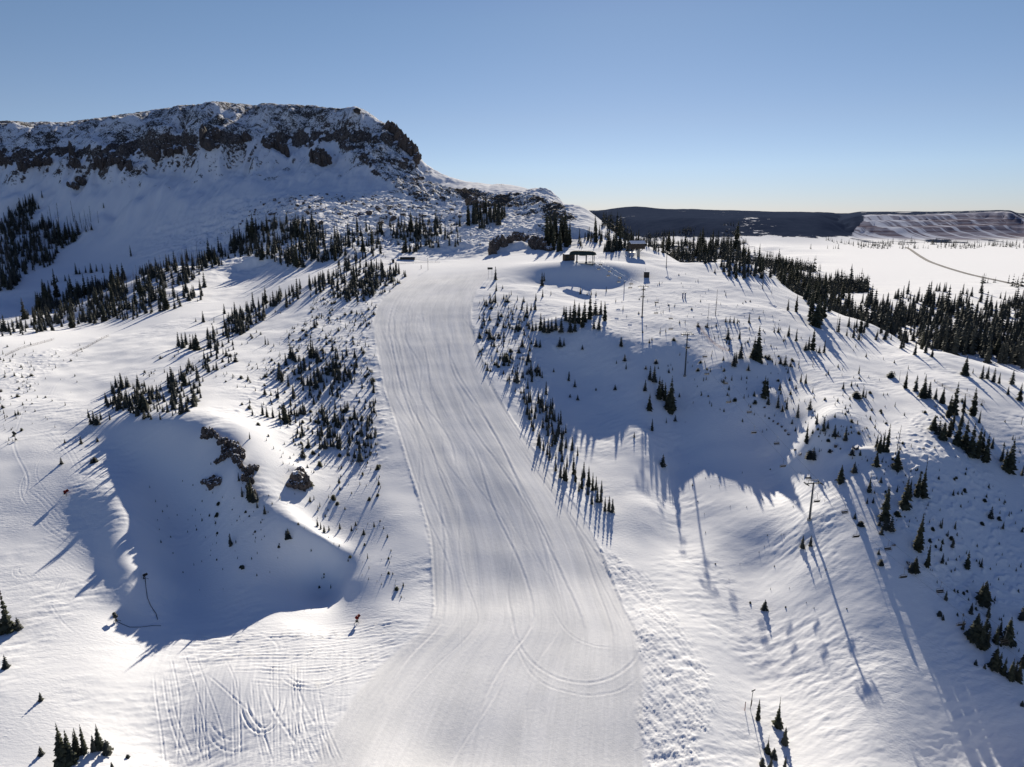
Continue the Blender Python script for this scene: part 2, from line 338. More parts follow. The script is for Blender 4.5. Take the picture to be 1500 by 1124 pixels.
Zg += MOR * (3.2 * np.clip(fbm(Xg / 30, Yg / 22, 4, 111, 0.55, True), -1, 2) + 1.0 * fbm(Xg / 7, Yg / 7, 2, 112))
# the mesa face: buttresses and gullies (the face is drawn in and out), then ledges
al = Xg / Yg
ME = sst(1080, 1260, Yg) * (1 - sst(0.10, 0.2, al)) * (1 - sst(1700, 1790, Yg))
warp = ME * (30 * fbm(Xg / 70, Yg / 160, 3, 121, 0.55) + 9 * fbm(Xg / 16, Yg / 60, 2, 122))
Yw = Yg + warp
jj = np.clip((np.log(Yw) - QS[0]) / (QS[1] - QS[0]), 0, NQ1 - 2); j0 = jj.astype(int); fj = jj - j0; ii = np.arange(NA)[None, :]
Zw = Zg[j0, ii] * (1 - fj) + Zg[np.minimum(j0 + 1, NQ1 - 1), ii] * fj
rows = (Yg < 1750)
Zg = np.where(rows, Zg + (Zw - Zg) * (ME > 0), Zg)
MESA_T = np.interp(al, [ray(u, 300)[0] for u in (-300, 0, 150, 250, 350, 440, 500, 560, 620)], [235, 228, 222, 208, 205, 200, 197, 205, 222])
ct = ray(750, MESA_T)[1]; cliffmid = ct * 1375                               # height of the cliff band
tt = Zg / Yg
CLW = 1 + 0.9 * fbm(Xg / 75, Yg / 300, 3, 161, .6)
band = np.exp(-((Zg - (cliffmid + 6 * noise(Xg / 60, Yg * 0 + 3, 130))) / 20.0) ** 2) * ME * (1 - sst(-0.12, -0.07, al))
Zg += band * 0
led = ME * sst(30, 80, Zg)
Zg += led * (1.2 * fbm(Xg / 26, Yg / 30, 4, 131, 0.6, True) + 0.9 * fbm(Xg / 6, Yg / 6, 2, 132))
MESA_N = poly_mask([(480,195),(550,195),(585,215),(615,250),(650,278),(690,295),(620,305),(560,265),(500,225)], 10)
Zg += 5.0 * MESA_N * fbm((Xg + Zg) / 24, Yg / 40, 3, 133, 0.6, True)
RIDGE = poly_mask([(640,275),(700,278),(780,288),(825,302),(850,325),(820,338),(760,312),(680,302)], 12)
Zg += RIDGE * 2.5 * fbm(Xg / 20, Yg / 20, 3, 134, 0.6, True)
# far mesas and hills
yA = 2950 + 300 * fbm(Xg / 900, Xg * 0 + 3, 3, 141) + 3500 * (1 - sst(0.04, 0.2, al))
mA = sst(-100, 800, Yg - yA) * sst(2000, 2600, Yg) * (1 - sst(0.43, 0.53, al + 0.02 * noise(Yg / 300, Xg / 300, 6)))
yB = 3450 + 330 * fbm(Xg / 800, Xg * 0 + 9, 3, 142, 0.5) + 45 * fbm(Xg / 190, Yg / 900, 2, 143)
dB = Yg - yB; hB = np.interp(dB, [-300, 0, 120, 160, 300, 340, 480, 520, 720, 5000], [0, .12, .3, .46, .52, .68, .72, .92, 1.0, 1.0])
mB = hB * sst(0.40, 0.5, al)
ZTOP = -6 + 12 * np.exp(-((al - 0.685) / 0.05) ** 2) - 30 * sst(0.705, 0.73, al) + 8 * fbm(Xg / 1500, Yg / 1500, 2, 144)
Zg += np.maximum((ZTOP + 127) * mB, (112 + 10 * fbm(Xg / 900, Yg / 900, 2, 145)) * mA) * sst(1900, 2500, Yg) * (1 - sst(9000, 26000, Yg))
C = np.exp(-((al - 0.17) / 0.045) ** 2 - ((Yg - 9500) / 1700) ** 2)
Zg += 85 * C + 45 * np.exp(-((al - 0.26) / 0.13) ** 2 - ((Yg - 9500) / 1700) ** 2) * (1 - C)
MIDF = sst(1150, 1500, Yg) * (1 - sst(2500, 2900, Yg)) * sst(0.06, 0.16, al) * (1 - sst(0.34, 0.5, al))
Zg += MIDF * 14 * fbm(Xg / 260, Yg / 260, 3, 146)
Zg += sst(1900, 2600, Yg) * 5 * fbm(Xg / 300, Yg / 300, 3, 147) * (1 - sst(.3, .5, al) * (1 - sst(3200, 3600, Yg)))

# ------------------------------------------------------------------ what covers the snow
gy, gx = np.gradient(Zg)
dY = np.gradient(Yg[:, 0])[:, None]; dX = Yg * (AS[1] - AS[0])
# correct for the fan-shaped grid
zx = gx / dX; zy = (gy - zx * np.gradient(Xg, axis=0)) / dY
slope = np.hypot(zx, zy)
ROCK = ME * sst(1.0, 1.5, slope) * sst(20, 60, Zg) * (0.45 + 0.3 * noise(Xg / 50, Yg / 50, 150))
cl = np.exp(-((Zg - cliffmid + 9 * fbm(Xg / 60, Yg / 200, 3, 162)) / (5.0 + 11 * np.clip(CLW, 0, 1.6))) ** 2) * sst(-.1, .35, CLW - .25) * ME * (1 - sst(-0.17, -0.12, al))
ROCK = np.maximum(ROCK, cl * sst(0.45, 0.75, slope + 0.5 * fbm(Xg / 30, Yg / 30, 2, 151) - 0.15))
ROCK = np.maximum(ROCK, MESA_N * sst(-0.1, 0.5, fbm((Xg * 1.0 + Zg) / 26, Zg / 16, 3, 152)) * sst(.45, .9, slope))
SPK = (0.05 + 0.10 * np.clip(fbm(Xg / 30, Yg / 22, 2, 172), 0, 1)) * near * (1 - SMOOTH) * sst(210, 300, Yg)
SPK = np.maximum(SPK, ME * sst(-12, 14, Zg - cliffmid) * (0.47 + 0.16 * fbm(Xg / 60, Yg / 60, 2, 153)) * (1 - sst(-0.13, -0.06, al)))
SPK = np.maximum(SPK, ME * sst(0.0, 0.7, fbm(Xg / 45, Yg / 25, 3, 154)) * 0.50 * sst(0, 60, Zg))
SPK = np.maximum(SPK, ME * sst(0.05, 0.75, fbm(Xg / 13, (Yg + Xg * .2) / 85, 3, 171)) * 0.55 * sst(-85, -20, Zg - cliffmid) * (1 - sst(-0.10, 0.0, al)))
SPK = np.maximum(SPK, MOR * (0.36 + 0.15 * fbm(Xg / 40, Yg / 40, 2, 155)))
SPK = np.maximum(SPK, RIDGE * (0.62 + 0.2 * fbm(Xg / 50, Yg / 50, 2, 156)))
SPK = np.maximum(SPK, MESA_N * 0.50)
sky_edge = ME * (1 - sst(-.2, -.16, al)) * sst(1430, 1480, Yg)
SPK = np.maximum(SPK, sky_edge * 0.55)
FOR = sst(0, .3, mA) * sst(2200, 2700, Yg) * sst(.03, .1, al) * (1 - sst(0.49, .52, al) * (Yg < 6000))
FOR = np.maximum(FOR, sst(6000, 7000, Yg))
FOR = np.maximum(FOR, sst(0.97, 1.0, hB) * sst(.4, .5, al) * 0.85 * sst(2000, 3000, Yg))
FOR = np.maximum(FOR, MIDF * (0.55 + 0.45 * fbm(Xg / 170, Yg / 320, 3, 157)))
FOR = np.maximum(FOR, np.exp(-((Yg - 3050) / 250) ** 2) * sst(.42, .5, al) * (0.6 + 0.4 * noise(Xg / 120, Yg / 160, 158)))
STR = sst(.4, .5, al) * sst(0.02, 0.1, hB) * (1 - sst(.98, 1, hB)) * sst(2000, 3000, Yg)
# ------------------------------------------------------------------ materials
def new_mat(name):
    m = bpy.data.materials.new(name); m.use_nodes = True
    nt = m.node_tree; b = nt.nodes['Principled BSDF']
    b.inputs['Roughness'].default_value = 0.85; b.inputs['Specular IOR Level'].default_value = 0.15
    return m, nt, b
def N(nt, t, **kw):
    n = nt.nodes.new(t)
    for k, v in kw.items():
        if isinstance(k, str) and hasattr(n, k): setattr(n, k, v)
    return n
def noise_n(nt, scale, detail=3, rough=0.5, vec=None):
    n = nt.nodes.new('ShaderNodeTexNoise'); n.inputs['Scale'].default_value = scale; n.inputs['Detail'].default_value = detail; n.inputs['Roughness'].default_value = rough
    if vec is not None: nt.links.new(vec, n.inputs['Vector'])
    return n.outputs['Fac']
def math_n(nt, op, a, b=None, c=None, clamp=False):
    n = nt.nodes.new('ShaderNodeMath'); n.operation = op; n.use_clamp = clamp
    for i, x in enumerate((a, b, c)):
        if x is None: continue
        if isinstance(x, (int, float)): n.inputs[i].default_value = x
        else: nt.links.new(x, n.inputs[i])
    return n.outputs[0]
def ramp_n(nt, fac, e0, e1):
    n = nt.nodes.new('ShaderNodeMapRange'); n.interpolation_type = 'SMOOTHSTEP'
    for i, x in ((0, fac), (1, e0), (2, e1)):
        if isinstance(x, (int, float)): n.inputs[i].default_value = x
        else: nt.links.new(x, n.inputs[i])
    return n.outputs[0]
def mix_n(nt, fac, c1, c2):
    n = nt.nodes.new('ShaderNodeMix'); n.data_type = 'RGBA'
    for s, x in ((n.inputs[0], fac), (n.inputs[6], c1), (n.inputs[7], c2)):
        if isinstance(x, (int, float)): s.default_value = x
        elif isinstance(x, tuple): s.default_value = (*x, 1)
        else: nt.links.new(x, s)
    return n.outputs[2]
def attr_n(nt, name):
    n = nt.nodes.new('ShaderNodeAttribute'); n.attribute_name = name; return n.outputs['Fac']
def bump_n(nt, h, strength, dist, normal=None):
    n = nt.nodes.new('ShaderNodeBump'); n.inputs['Strength'].default_value = strength; n.inputs['Distance'].default_value = dist
    nt.links.new(h, n.inputs['Height'])
    if normal is not None: nt.links.new(normal, n.inputs['Normal'])
    return n.outputs[0]
def scaled(nt, vec, sx, sy, sz, rot=0):
    n = nt.nodes.new('ShaderNodeMapping'); n.inputs['Scale'].default_value = (sx, sy, sz); n.inputs['Rotation'].default_value = (0, 0, rot)
    nt.links.new(vec, n.inputs['Vector']); return n.outputs[0]

m_land, nt, b = new_mat('snow and rock'); b.inputs['Specular IOR Level'].default_value = 0.0; b.inputs['Roughness'].default_value = 1.0
geo = nt.nodes.new('ShaderNodeNewGeometry'); pos = geo.outputs['Position']
run_s, run_m = attr_n(nt, 'run_s'), attr_n(nt, 'run_m')
rock, spk, forest, strata = attr_n(nt, 'rock'), attr_n(nt, 'spk'), attr_n(nt, 'forest'), attr_n(nt, 'strata')
# snow
n_big = noise_n(nt, 0.03, 3)
snow = mix_n(nt, ramp_n(nt, n_big, 0.35, 0.65), (0.885, 0.89, 0.90), (0.93, 0.93, 0.935))
# groomed streaks that follow the run
comb = nt.nodes.new('ShaderNodeCombineXYZ'); sepp = nt.nodes.new('ShaderNodeSeparateXYZ'); nt.links.new(pos, sepp.inputs[0])
nt.links.new(math_n(nt, 'MULTIPLY', run_s, 60.0), comb.inputs[0]); nt.links.new(math_n(nt, 'MULTIPLY', sepp.outputs[1], 0.05), comb.inputs[1])
streak = noise_n(nt, 1.0, 4, 0.6, comb.outputs[0])
comb2 = nt.nodes.new('ShaderNodeCombineXYZ')
nt.links.new(math_n(nt, 'MULTIPLY', run_s, 7.0), comb2.inputs[0]); nt.links.new(math_n(nt, 'MULTIPLY', sepp.outputs[1], 0.025), comb2.inputs[1])
streak2 = noise_n(nt, 1.0, 3, 0.5, comb2.outputs[0])
st = math_n(nt, 'ADD', math_n(nt, 'MULTIPLY', streak, 0.45), math_n(nt, 'MULTIPLY', streak2, 0.55))
comb3 = nt.nodes.new('ShaderNodeCombineXYZ'); nt.links.new(math_n(nt, 'MULTIPLY', run_s, 230.0), comb3.inputs[0]); nt.links.new(math_n(nt, 'MULTIPLY', sepp.outputs[1], 0.09), comb3.inputs[1])
st = math_n(nt, 'ADD', math_n(nt, 'MULTIPLY', st, 0.8), math_n(nt, 'MULTIPLY', noise_n(nt, 1.0, 3, 0.7, comb3.outputs[0]), 0.2))
snow_run = mix_n(nt, ramp_n(nt, st, 0.38, 0.62), (0.78, 0.78, 0.78), (0.92, 0.915, 0.91))
snow = mix_n(nt, run_m, snow, snow_run)
# brush and stones that stick out of the snow
p1 = noise_n(nt, 0.35, 4, 0.65); p2 = noise_n(nt, 0.09, 3, 0.6)
nt.links.new(pos, nt.nodes[-1].inputs['Vector']) if False else None
pn = math_n(nt, 'ADD', math_n(nt, 'MULTIPLY', noise_n(nt, 0.42, 4, 0.7, pos), 0.62), math_n(nt, 'MULTIPLY', noise_n(nt, 0.07, 3, 0.6, pos), 0.38))
thr = math_n(nt, 'SUBTRACT', 0.76, math_n(nt, 'MULTIPLY', spk, 0.50))
spot = ramp_n(nt, math_n(nt, 'SUBTRACT', pn, thr), -0.012, 0.03)
spot = math_n(nt, 'MULTIPLY', spot, ramp_n(nt, spk, 0.05, 0.12))
brushc = mix_n(nt, noise_n(nt, 0.8, 2, 0.5, pos), (0.035, 0.034, 0.032), (0.13, 0.115, 0.10))
col = mix_n(nt, spot, snow, brushc)
# bare rock
rn = noise_n(nt, 0.25, 5, 0.65, scaled(nt, pos, 1, 1, 0.45))
rockc = mix_n(nt, ramp_n(nt, rn, 0.3, 0.7), (0.045, 0.040, 0.038), (0.19, 0.155, 0.13))
rsn = ramp_n(nt, noise_n(nt, 0.5, 4, 0.7, pos), 0.60, 0.66)
rockc = mix_n(nt, rsn, rockc, (0.8, 0.8, 0.8))
rk = ramp_n(nt, math_n(nt, 'ADD', rock, math_n(nt, 'MULTIPLY', math_n(nt, 'SUBTRACT', noise_n(nt, 0.16, 4, 0.65, pos), 0.5), 1.1)), 0.42, 0.55)
rk = math_n(nt, 'MULTIPLY', rk, ramp_n(nt, rock, 0.02, 0.15))
col = mix_n(nt, rk, col, rockc)
# far cliffs in level beds, bluish haze mixed into rock and snow colours
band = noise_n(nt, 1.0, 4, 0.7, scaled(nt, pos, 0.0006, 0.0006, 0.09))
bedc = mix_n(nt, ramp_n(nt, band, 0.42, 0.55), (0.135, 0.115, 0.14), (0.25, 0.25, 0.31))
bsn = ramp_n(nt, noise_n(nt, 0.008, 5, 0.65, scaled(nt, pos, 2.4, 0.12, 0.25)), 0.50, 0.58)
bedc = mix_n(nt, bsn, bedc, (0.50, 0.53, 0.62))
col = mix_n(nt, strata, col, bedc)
# far woods, aerial haze put into their colours as a pale blue
fn = math_n(nt, 'ADD', math_n(nt, 'MULTIPLY', noise_n(nt, 0.012, 5, 0.75, pos), 0.55), math_n(nt, 'MULTIPLY', noise_n(nt, 0.0022, 3, 0.6, scaled(nt, pos, 1, 0.5, 1)), 0.45))
fm = ramp_n(nt, fn, math_n(nt, 'SUBTRACT', 0.80, math_n(nt, 'MULTIPLY', forest, 0.46)), math_n(nt, 'SUBTRACT', 0.84, math_n(nt, 'MULTIPLY', forest, 0.46)))
fm = math_n(nt, 'MULTIPLY', fm, ramp_n(nt, forest, 0.03, 0.2))
forc_haze = mix_n(nt, noise_n(nt, 0.02, 3, 0.6, pos), (0.020, 0.031, 0.060), (0.048, 0.062, 0.100))
col = mix_n(nt, fm, col, forc_haze)
nt.links.new(col, b.inputs['Base Color'])
hh = math_n(nt, 'MULTIPLY', noise_n(nt, 1.1, 5, 0.62, scaled(nt, pos, 0.55, 1.3, 1, 0.35)), math_n(nt, 'SUBTRACT', 1.0, run_m))
big_p = ramp_n(nt, noise_n(nt, 0.035, 2, 0.5, pos), 0.42, 0.62)
nb = bump_n(nt, math_n(nt, 'MULTIPLY', hh, math_n(nt, 'ADD', 0.45, big_p)), 0.45, 0.22)
nb = bump_n(nt, math_n(nt, 'MULTIPLY', noise_n(nt, 4.5, 3, 0.7, pos), math_n(nt, 'SUBTRACT', 1.0, run_m)), 0.35, 0.05, nb)
nb = bump_n(nt, math_n(nt, 'MULTIPLY', st, run_m), 0.35, 0.25, nb)
fine = math_n(nt, 'MULTIPLY', noise_n(nt, 2.2, 3, 0.6, scaled(nt, pos, 1, 1.6, 1)), run_m)
nb = bump_n(nt, fine, 0.5, 0.10, nb)
nb = bump_n(nt, math_n(nt, 'MULTIPLY', rn, math_n(nt, 'MAXIMUM', rk, math_n(nt, 'MULTIPLY', spot, 0.3))), 0.9, 3.0, nb)
nt.links.new(nb, b.inputs['Normal'])

# ------------------------------------------------------------------ the land as sheets that share their edges
co = np.stack([Xg, Yg, Zg], -1).reshape(-1, 3).astype(np.float32)
idx = np.arange(len(QS) * NA).reshape(len(QS), NA)
faces = np.stack([idx[:-1, :-1], idx[:-1, 1:], idx[1:, 1:], idx[1:, :-1]], -1)
AT = {'run_s': np.clip(S, -3, 4), 'run_m': RUN, 'rock': ROCK, 'spk': SPK, 'forest': FOR, 'strata': STR}
AT = {k: np.broadcast_to(v, Zg.shape).reshape(-1).astype(np.float32) for k, v in AT.items()}
ZN = np.stack([-zx, -zy, np.ones_like(zx)], -1); ZN /= np.linalg.norm(ZN, axis=-1, keepdims=True); ZN = ZN.reshape(-1, 3)
def sheet(name, mask):
    f = faces[mask]
    hit = np.zeros(len(co), bool); hit[f.ravel()] = True; used = np.nonzero(hit)[0]; ren = np.cumsum(hit) - 1; f = ren[f]
    me = bpy.data.meshes.new(name)
    me.vertices.add(len(used)); me.vertices.foreach_set('co', co[used].ravel())
    me.loops.add(f.size); me.loops.foreach_set('vertex_index', f.ravel().astype(np.int32))
    me.polygons.add(len(f)); me.polygons.foreach_set('loop_start', (np.arange(len(f)) * 4).astype(np.int32))
    me.update(calc_edges=True); me.shade_smooth()
    for k, v in AT.items():
        at = me.attributes.new(k, 'FLOAT', 'POINT'); at.data.foreach_set('value', v[used])
    me.materials.append(m_land)
    o = bpy.data.objects.new(name, me); COL.objects.link(o); o['kind'] = 'structure'
    return o
fc = lambda A_: (A_[:-1, :-1] + A_[1:, 1:]) / 2
fY, fA, fR = fc(Yg), fc(al * np.ones_like(Yg)), fc(RUN)
is_run = fR > 0.5
is_far = fY > 1800
is_mesa = (~is_far) & (fY > 1110 + 60 * fc(noise(Xg / 200, Yg / 200, 5))) & (fA < 0.14)
is_dist = is_far & ((fc(FOR + STR) > 0.45) | (fY > 6000))
sheet('ski_run', is_run)
sheet('mesa_slope', is_mesa)
sheet('distant_hills', is_dist)
sheet('snowy_plain', is_far & ~is_dist)
sheet('snow_ground', ~(is_run | is_mesa | is_far))
# ------------------------------------------------------------------ building blocks for things
def simple_mat(name, c, rough=0.8, var=0.0, scale=1.0, metal=0.0):
    m, nt, b = new_mat(name); b.inputs['Roughness'].default_value = rough; b.inputs['Metallic'].default_value = metal
    tc = nt.nodes.new('ShaderNodeTexCoord')
    f = noise_n(nt, scale, 3, 0.6, tc.outputs['Object'])
    c2 = tuple(max(0, x * (1 - var)) for x in c); c1 = tuple(min(1, x * (1 + var)) for x in c)
    nt.links.new(mix_n(nt, ramp_n(nt, f, 0.35, 0.65), c2, c1), b.inputs['Base Color'])
    return m
M_LEAF, nt, b = new_mat('spruce needles'); b.inputs['Roughness'].default_value = 0.9
tc = nt.nodes.new('ShaderNodeTexCoord'); oi = nt.nodes.new('ShaderNodeObjectInfo')
lf = mix_n(nt, ramp_n(nt, noise_n(nt, 6, 2, .5, tc.outputs['Object']), .35, .65), (0.034, 0.040, 0.030), (0.092, 0.098, 0.062))
lf = mix_n(nt, math_n(nt, 'MULTIPLY', oi.outputs['Random'], 0.5), lf, (0.055, 0.050, 0.032))
nt.links.new(lf, b.inputs['Base Color'])
M_HAZELEAF, nt, b = new_mat('haze-tinted spruce needles'); tc = nt.nodes.new('ShaderNodeTexCoord')  # needles of the massed trees, greyed to carry atmospheric haze in the colour
nt.links.new(mix_n(nt, ramp_n(nt, noise_n(nt, .25, 3, .6, tc.outputs['Object']), .35, .65), (0.036, 0.042, 0.040), (0.088, 0.090, 0.072)), b.inputs['Base Color'])
M_BARK = simple_mat('bark', (0.07, 0.055, 0.045), .9, .3, 8)
M_DEAD = simple_mat('grey dead wood', (0.11, 0.10, 0.095), .9, .3, 5)
M_STEEL = simple_mat('galvanised steel', (0.10, 0.11, 0.12), .5, .15, 2, 0.3)
M_DARKSTEEL = simple_mat('dark painted steel', (0.035, 0.04, 0.04), .5, .2, 2)
M_GREEN = simple_mat('dark green roof sheet', (0.035, 0.055, 0.05), .8, .2, .6)
M_WOOD = simple_mat('dark timber siding', (0.06, 0.05, 0.042), .85, .25, 3)
M_ROOFSNOW = simple_mat('snow on a roof', (0.9, 0.9, 0.92), .9, .03, 1)
M_RED = simple_mat('red enamel', (0.16, 0.012, 0.010), .5, .2, 2)
M_RED2 = simple_mat('red safety netting', (0.30, 0.09, 0.07), .8, .2, 2)
M_RUBBER = simple_mat('black rubber', (0.015, 0.015, 0.017), .6, .2, 2)
M_CONC = simple_mat('concrete', (0.3, 0.3, 0.29), .9, .1, 2)
M_GLASS = simple_mat('dark window glass', (0.02, 0.03, 0.04), .15, .1, 2)
M_SIGN = simple_mat('sign board', (0.05, 0.055, 0.05), .6, .15, 2)
M_BLUEPAD = simple_mat('blue padding', (0.04, 0.08, 0.20), .7, .15, 2)
M_FENCE = simple_mat('weathered fence slats', (0.20, 0.17, 0.14), .9, .25, 2)
M_ROAD = simple_mat('cleared road surface', (0.16, 0.15, 0.15), .9, .2, .05)
M_STONE, nt, b = new_mat('volcanic rock')
tc = nt.nodes.new('ShaderNodeTexCoord'); ge = nt.nodes.new('ShaderNodeNewGeometry')
rn1 = noise_n(nt, 0.9, 5, .7, ge.outputs['Position'])
rc = mix_n(nt, ramp_n(nt, rn1, .35, .65), (0.035, 0.032, 0.032), (0.16, 0.13, 0.115))
sz = nt.nodes.new('ShaderNodeSeparateXYZ'); nt.links.new(ge.outputs['Normal'], sz.inputs[0])
snf = ramp_n(nt, math_n(nt, 'ADD', sz.outputs[2], math_n(nt, 'MULTIPLY', noise_n(nt, 1.6, 4, .6, ge.outputs['Position']), 0.7)), 1.02, 1.12)
nt.links.new(mix_n(nt, snf, rc, (0.88, 0.88, 0.9)), b.inputs['Base Color'])
nt.links.new(bump_n(nt, rn1, 0.9, 0.6), b.inputs['Normal'])

class MB:
    """collects pieces of one part"""
    def __init__(s): s.v = []; s.f = []
    def add(s, v, f):
        o = len(s.v); s.v += [tuple(p) for p in v]; s.f += [tuple(i + o for i in q) for q in f]
    def box(s, c, d, rot=None):
        v = [(x * d[0] / 2, y * d[1] / 2, z * d[2] / 2) for x in (-1, 1) for y in (-1, 1) for z in (-1, 1)]
        if rot is not None: v = [rot @ Vector(p) for p in v]
        s.add([(p[0] + c[0], p[1] + c[1], p[2] + c[2]) for p in v], [(0,1,3,2),(4,6,7,5),(0,4,5,1),(2,3,7,6),(0,2,6,4),(1,5,7,3)]); return s
    def tube(s, p0, p1, r0, r1=None, n=8):
        r1 = r0 if r1 is None else r1; p0 = Vector(p0); p1 = Vector(p1); d = (p1 - p0).normalized()
        a = d.orthogonal().normalized(); b_ = d.cross(a); v = []
        for p, r in ((p0, r0), (p1, r1)):
            for k in range(n):
                t = 2 * math.pi * k / n; v.append(p + a * (r * math.cos(t)) + b_ * (r * math.sin(t)))
        s.add(v, [(k, (k + 1) % n, n + (k + 1) % n, n + k) for k in range(n)] + [tuple(range(n))[::-1], tuple(range(n, 2 * n))]); return s
    def path(s, pts, r, n=6):
        for a, b_ in zip(pts[:-1], pts[1:]): s.tube(a, b_, r, r, n)
        return s
    def mesh(s, name, mat, smooth=False):
        me = bpy.data.meshes.new(name); me.from_pydata(s.v, [], s.f); me.update()
        if smooth: me.shade_smooth()
        me.materials.append(mat); return me
    def build(s, name, mat, parent=None, smooth=False, loc=(0, 0, 0)):
        o = bpy.data.objects.new(name, s.mesh(name, mat, smooth)); COL.objects.link(o); o.location = loc
        if parent is not None: o.parent = parent
        return o
def tag(o, label, cat, group=None, kind=None):
    if label: o['label'] = label
    if cat: o['category'] = cat
    if group: o['group'] = group
    if kind: o['kind'] = kind
    return o
def thing(name, loc, rz=0, label=None, cat=None, group=None):
    o = bpy.data.objects.new(name, None); COL.objects.link(o); o.location = loc; o.rotation_euler = (0, 0, rz)
    o.empty_display_size = 0.5
    return tag(o, label, cat, group)
def link_copy(src, parent):
    c = src.copy(); COL.objects.link(c); c.parent = parent; return c

def ico_rock(seed, rough=0.35, sub=3, squash=(1, 1, 1)):
    bm = bmesh.new(); bmesh.ops.create_icosphere(bm, subdivisions=sub, radius=1)
    r = random.Random(seed); offs = [r.uniform(0, 100) for _ in range(3)]
    planes = [Vector((r.gauss(0, 1), r.gauss(0, 1), r.gauss(0, .8))).normalized() for _ in range(14)]
    dist = [r.uniform(.42, .9) for _ in planes]
    for v in bm.verts:
        d = v.co.normalized(); k = 1.0
        for p, q in zip(planes, dist):
            c = d.dot(p)
            if c > 0.01: k = min(k, q / c)
        n = float(noise(d.x * 2.3 + offs[0] + d.z * 1.7, d.y * 2.3 + offs[1] - d.z, 3)) + .5 * float(noise(d.x * 6 + offs[2], d.y * 6 + d.z * 5, 4))
        n2 = 1 - 2 * abs(float(noise(d.x * 4.5 + offs[1] + d.z, d.y * 4.5 - d.z * 3 + offs[0], 7))) + .5 * float(noise(d.x * 11 + offs[2], d.z * 11 + d.y * 4, 8))
        v.co = d * (k * (1 + rough * 0.3 * n + (rough - .35) * .38 * n2)); v.co.x *= squash[0]; v.co.y *= squash[1]; v.co.z *= squash[2]
    return bm

# ------------------------------------------------------------------ trees
def crown_mesh(seed, R=0.15, tiers=26, nb=8, taper=0.9, z0=0.05, lean=0.0, gap=0.15, name='crown'):
    r = random.Random(seed); V = []; F = []
    for t in range(tiers):
        z = z0 + (0.985 - z0) * (t + r.uniform(-.3, .3)) / tiers; f = max(0, 1 - z)
        rad = R * (f ** taper) * r.uniform(.75, 1.2) + 0.006
        if f > .88: rad *= .8
        n = max(4, int(nb * (0.55 + 0.6 * f)))
        for k in range(n):
            if r.random() < gap: continue
            a = 2 * math.pi * (k + r.uniform(-.4, .4)) / n + t * 1.3; L = rad * r.uniform(.65, 1.25); w = L * r.uniform(.30, .48) + .006
            ca, sa = math.cos(a), math.sin(a); dz = -L * r.uniform(.15, .55); cx = lean * z * z
            def P(d, s, h): return (cx + ca * d - sa * s, sa * d + ca * s, z + h)
            o = len(V)
            V += [P(0, 0, .010), P(L * .55, w, dz * .45), P(L, w * .15, dz), P(L, -w * .15, dz), P(L * .55, -w, dz * .45), P(L * .5, 0, dz * .3 + .012), P(L * .45, 0, dz * .5 - .045 * f - .012)]
            F += [(o, o+1, o+5), (o+1, o+2, o+5), (o+2, o+3, o+5), (o+3, o+4, o+5), (o+4, o, o+5), (o, o+5, o+6), (o+5, o+2, o+6)]
    o = len(V); V += [(lean - .008, 0, .93), (lean + .008, 0, .93), (lean, .008, .93), (lean, 0, 1.01)]; F += [(o, o+1, o+3), (o+1, o+2, o+3), (o+2, o, o+3)]
    me = bpy.data.meshes.new(name); me.from_pydata(V, [], F); me.materials.append(M_LEAF); return me
def trunk_mesh(r0=0.016, top=0.9, lean=0.0):
    m = MB(); m.tube((0, 0, -.08), (lean * .2, 0, .45), r0, r0 * .6, 7); m.tube((lean * .2, 0, .45), (lean * top * top, 0, top), r0 * .6, r0 * .15, 7)
    return m.mesh('trunk', M_BARK, True)
def bush_mesh(seed):
    r = random.Random(seed); V = []; F = []
    for s in range(11):
        ox, oy, h = r.gauss(0, .30), r.gauss(0, .16), r.uniform(.35, 1.0) if s else 1.0
        for t in range(12):
            z = h * (t + r.random() * .6) / 12; rad = .19 * (1 - z / h) ** .9 + .02
            for k in range(7):
                a = r.uniform(0, 6.283); L = rad * r.uniform(.6, 1.3); w = L * .4; ca, sa = math.cos(a), math.sin(a); o = len(V)
                def P(d, q, hh): return (ox + ca * d - sa * q, oy + sa * d + ca * q, z + hh)
                V += [P(0, 0, .05), P(L * .6, w, -.02), P(L, 0, -.05), P(L * .6, -w, -.02), P(L * .5, 0, .04)]
                F += [(o, o+1, o+4), (o+1, o+2, o+4), (o+2, o+3, o+4), (o+3, o, o+4)]
    me = bpy.data.meshes.new('foliage'); me.from_pydata(V, [], F); me.materials.append(M_LEAF); return me
CROWNS = {'n': [crown_mesh(1, .105, 28, 7, .85), crown_mesh(2, .12, 30, 7, .8, lean=.03), crown_mesh(3, .095, 26, 7, .8, gap=.28), crown_mesh(4, .125, 30, 8, .95)],
          'm': [crown_mesh(5, .165, 28, 8, .95), crown_mesh(6, .18, 28, 8, 1.0, gap=.2), crown_mesh(7, .15, 28, 8, .85, lean=-.03), crown_mesh(8, .19, 26, 9, 1.1)],
          'w': [crown_mesh(9, .27, 26, 10, .95), crown_mesh(10, .31, 26, 10, .9, lean=.04), crown_mesh(11, .25, 28, 10, .8)],
          's': [crown_mesh(12, .17, 22, 9, 2.2, gap=.12), crown_mesh(13, .22, 24, 10, 2.6, gap=.15), crown_mesh(14, .20, 22, 9, 2.4)]}
TRUNK = trunk_mesh()
BUSH = [bush_mesh(1), bush_mesh(2), bush_mesh(3)]
def stem_mesh():
    m = MB(); r = random.Random(3)
    for k in range(6): m.tube((0, 0, -.15), (r.gauss(0, .18), r.gauss(0, .15), .55), .03, .01, 5)
    return m.mesh('stem', M_BARK)
STEM = stem_mesh()
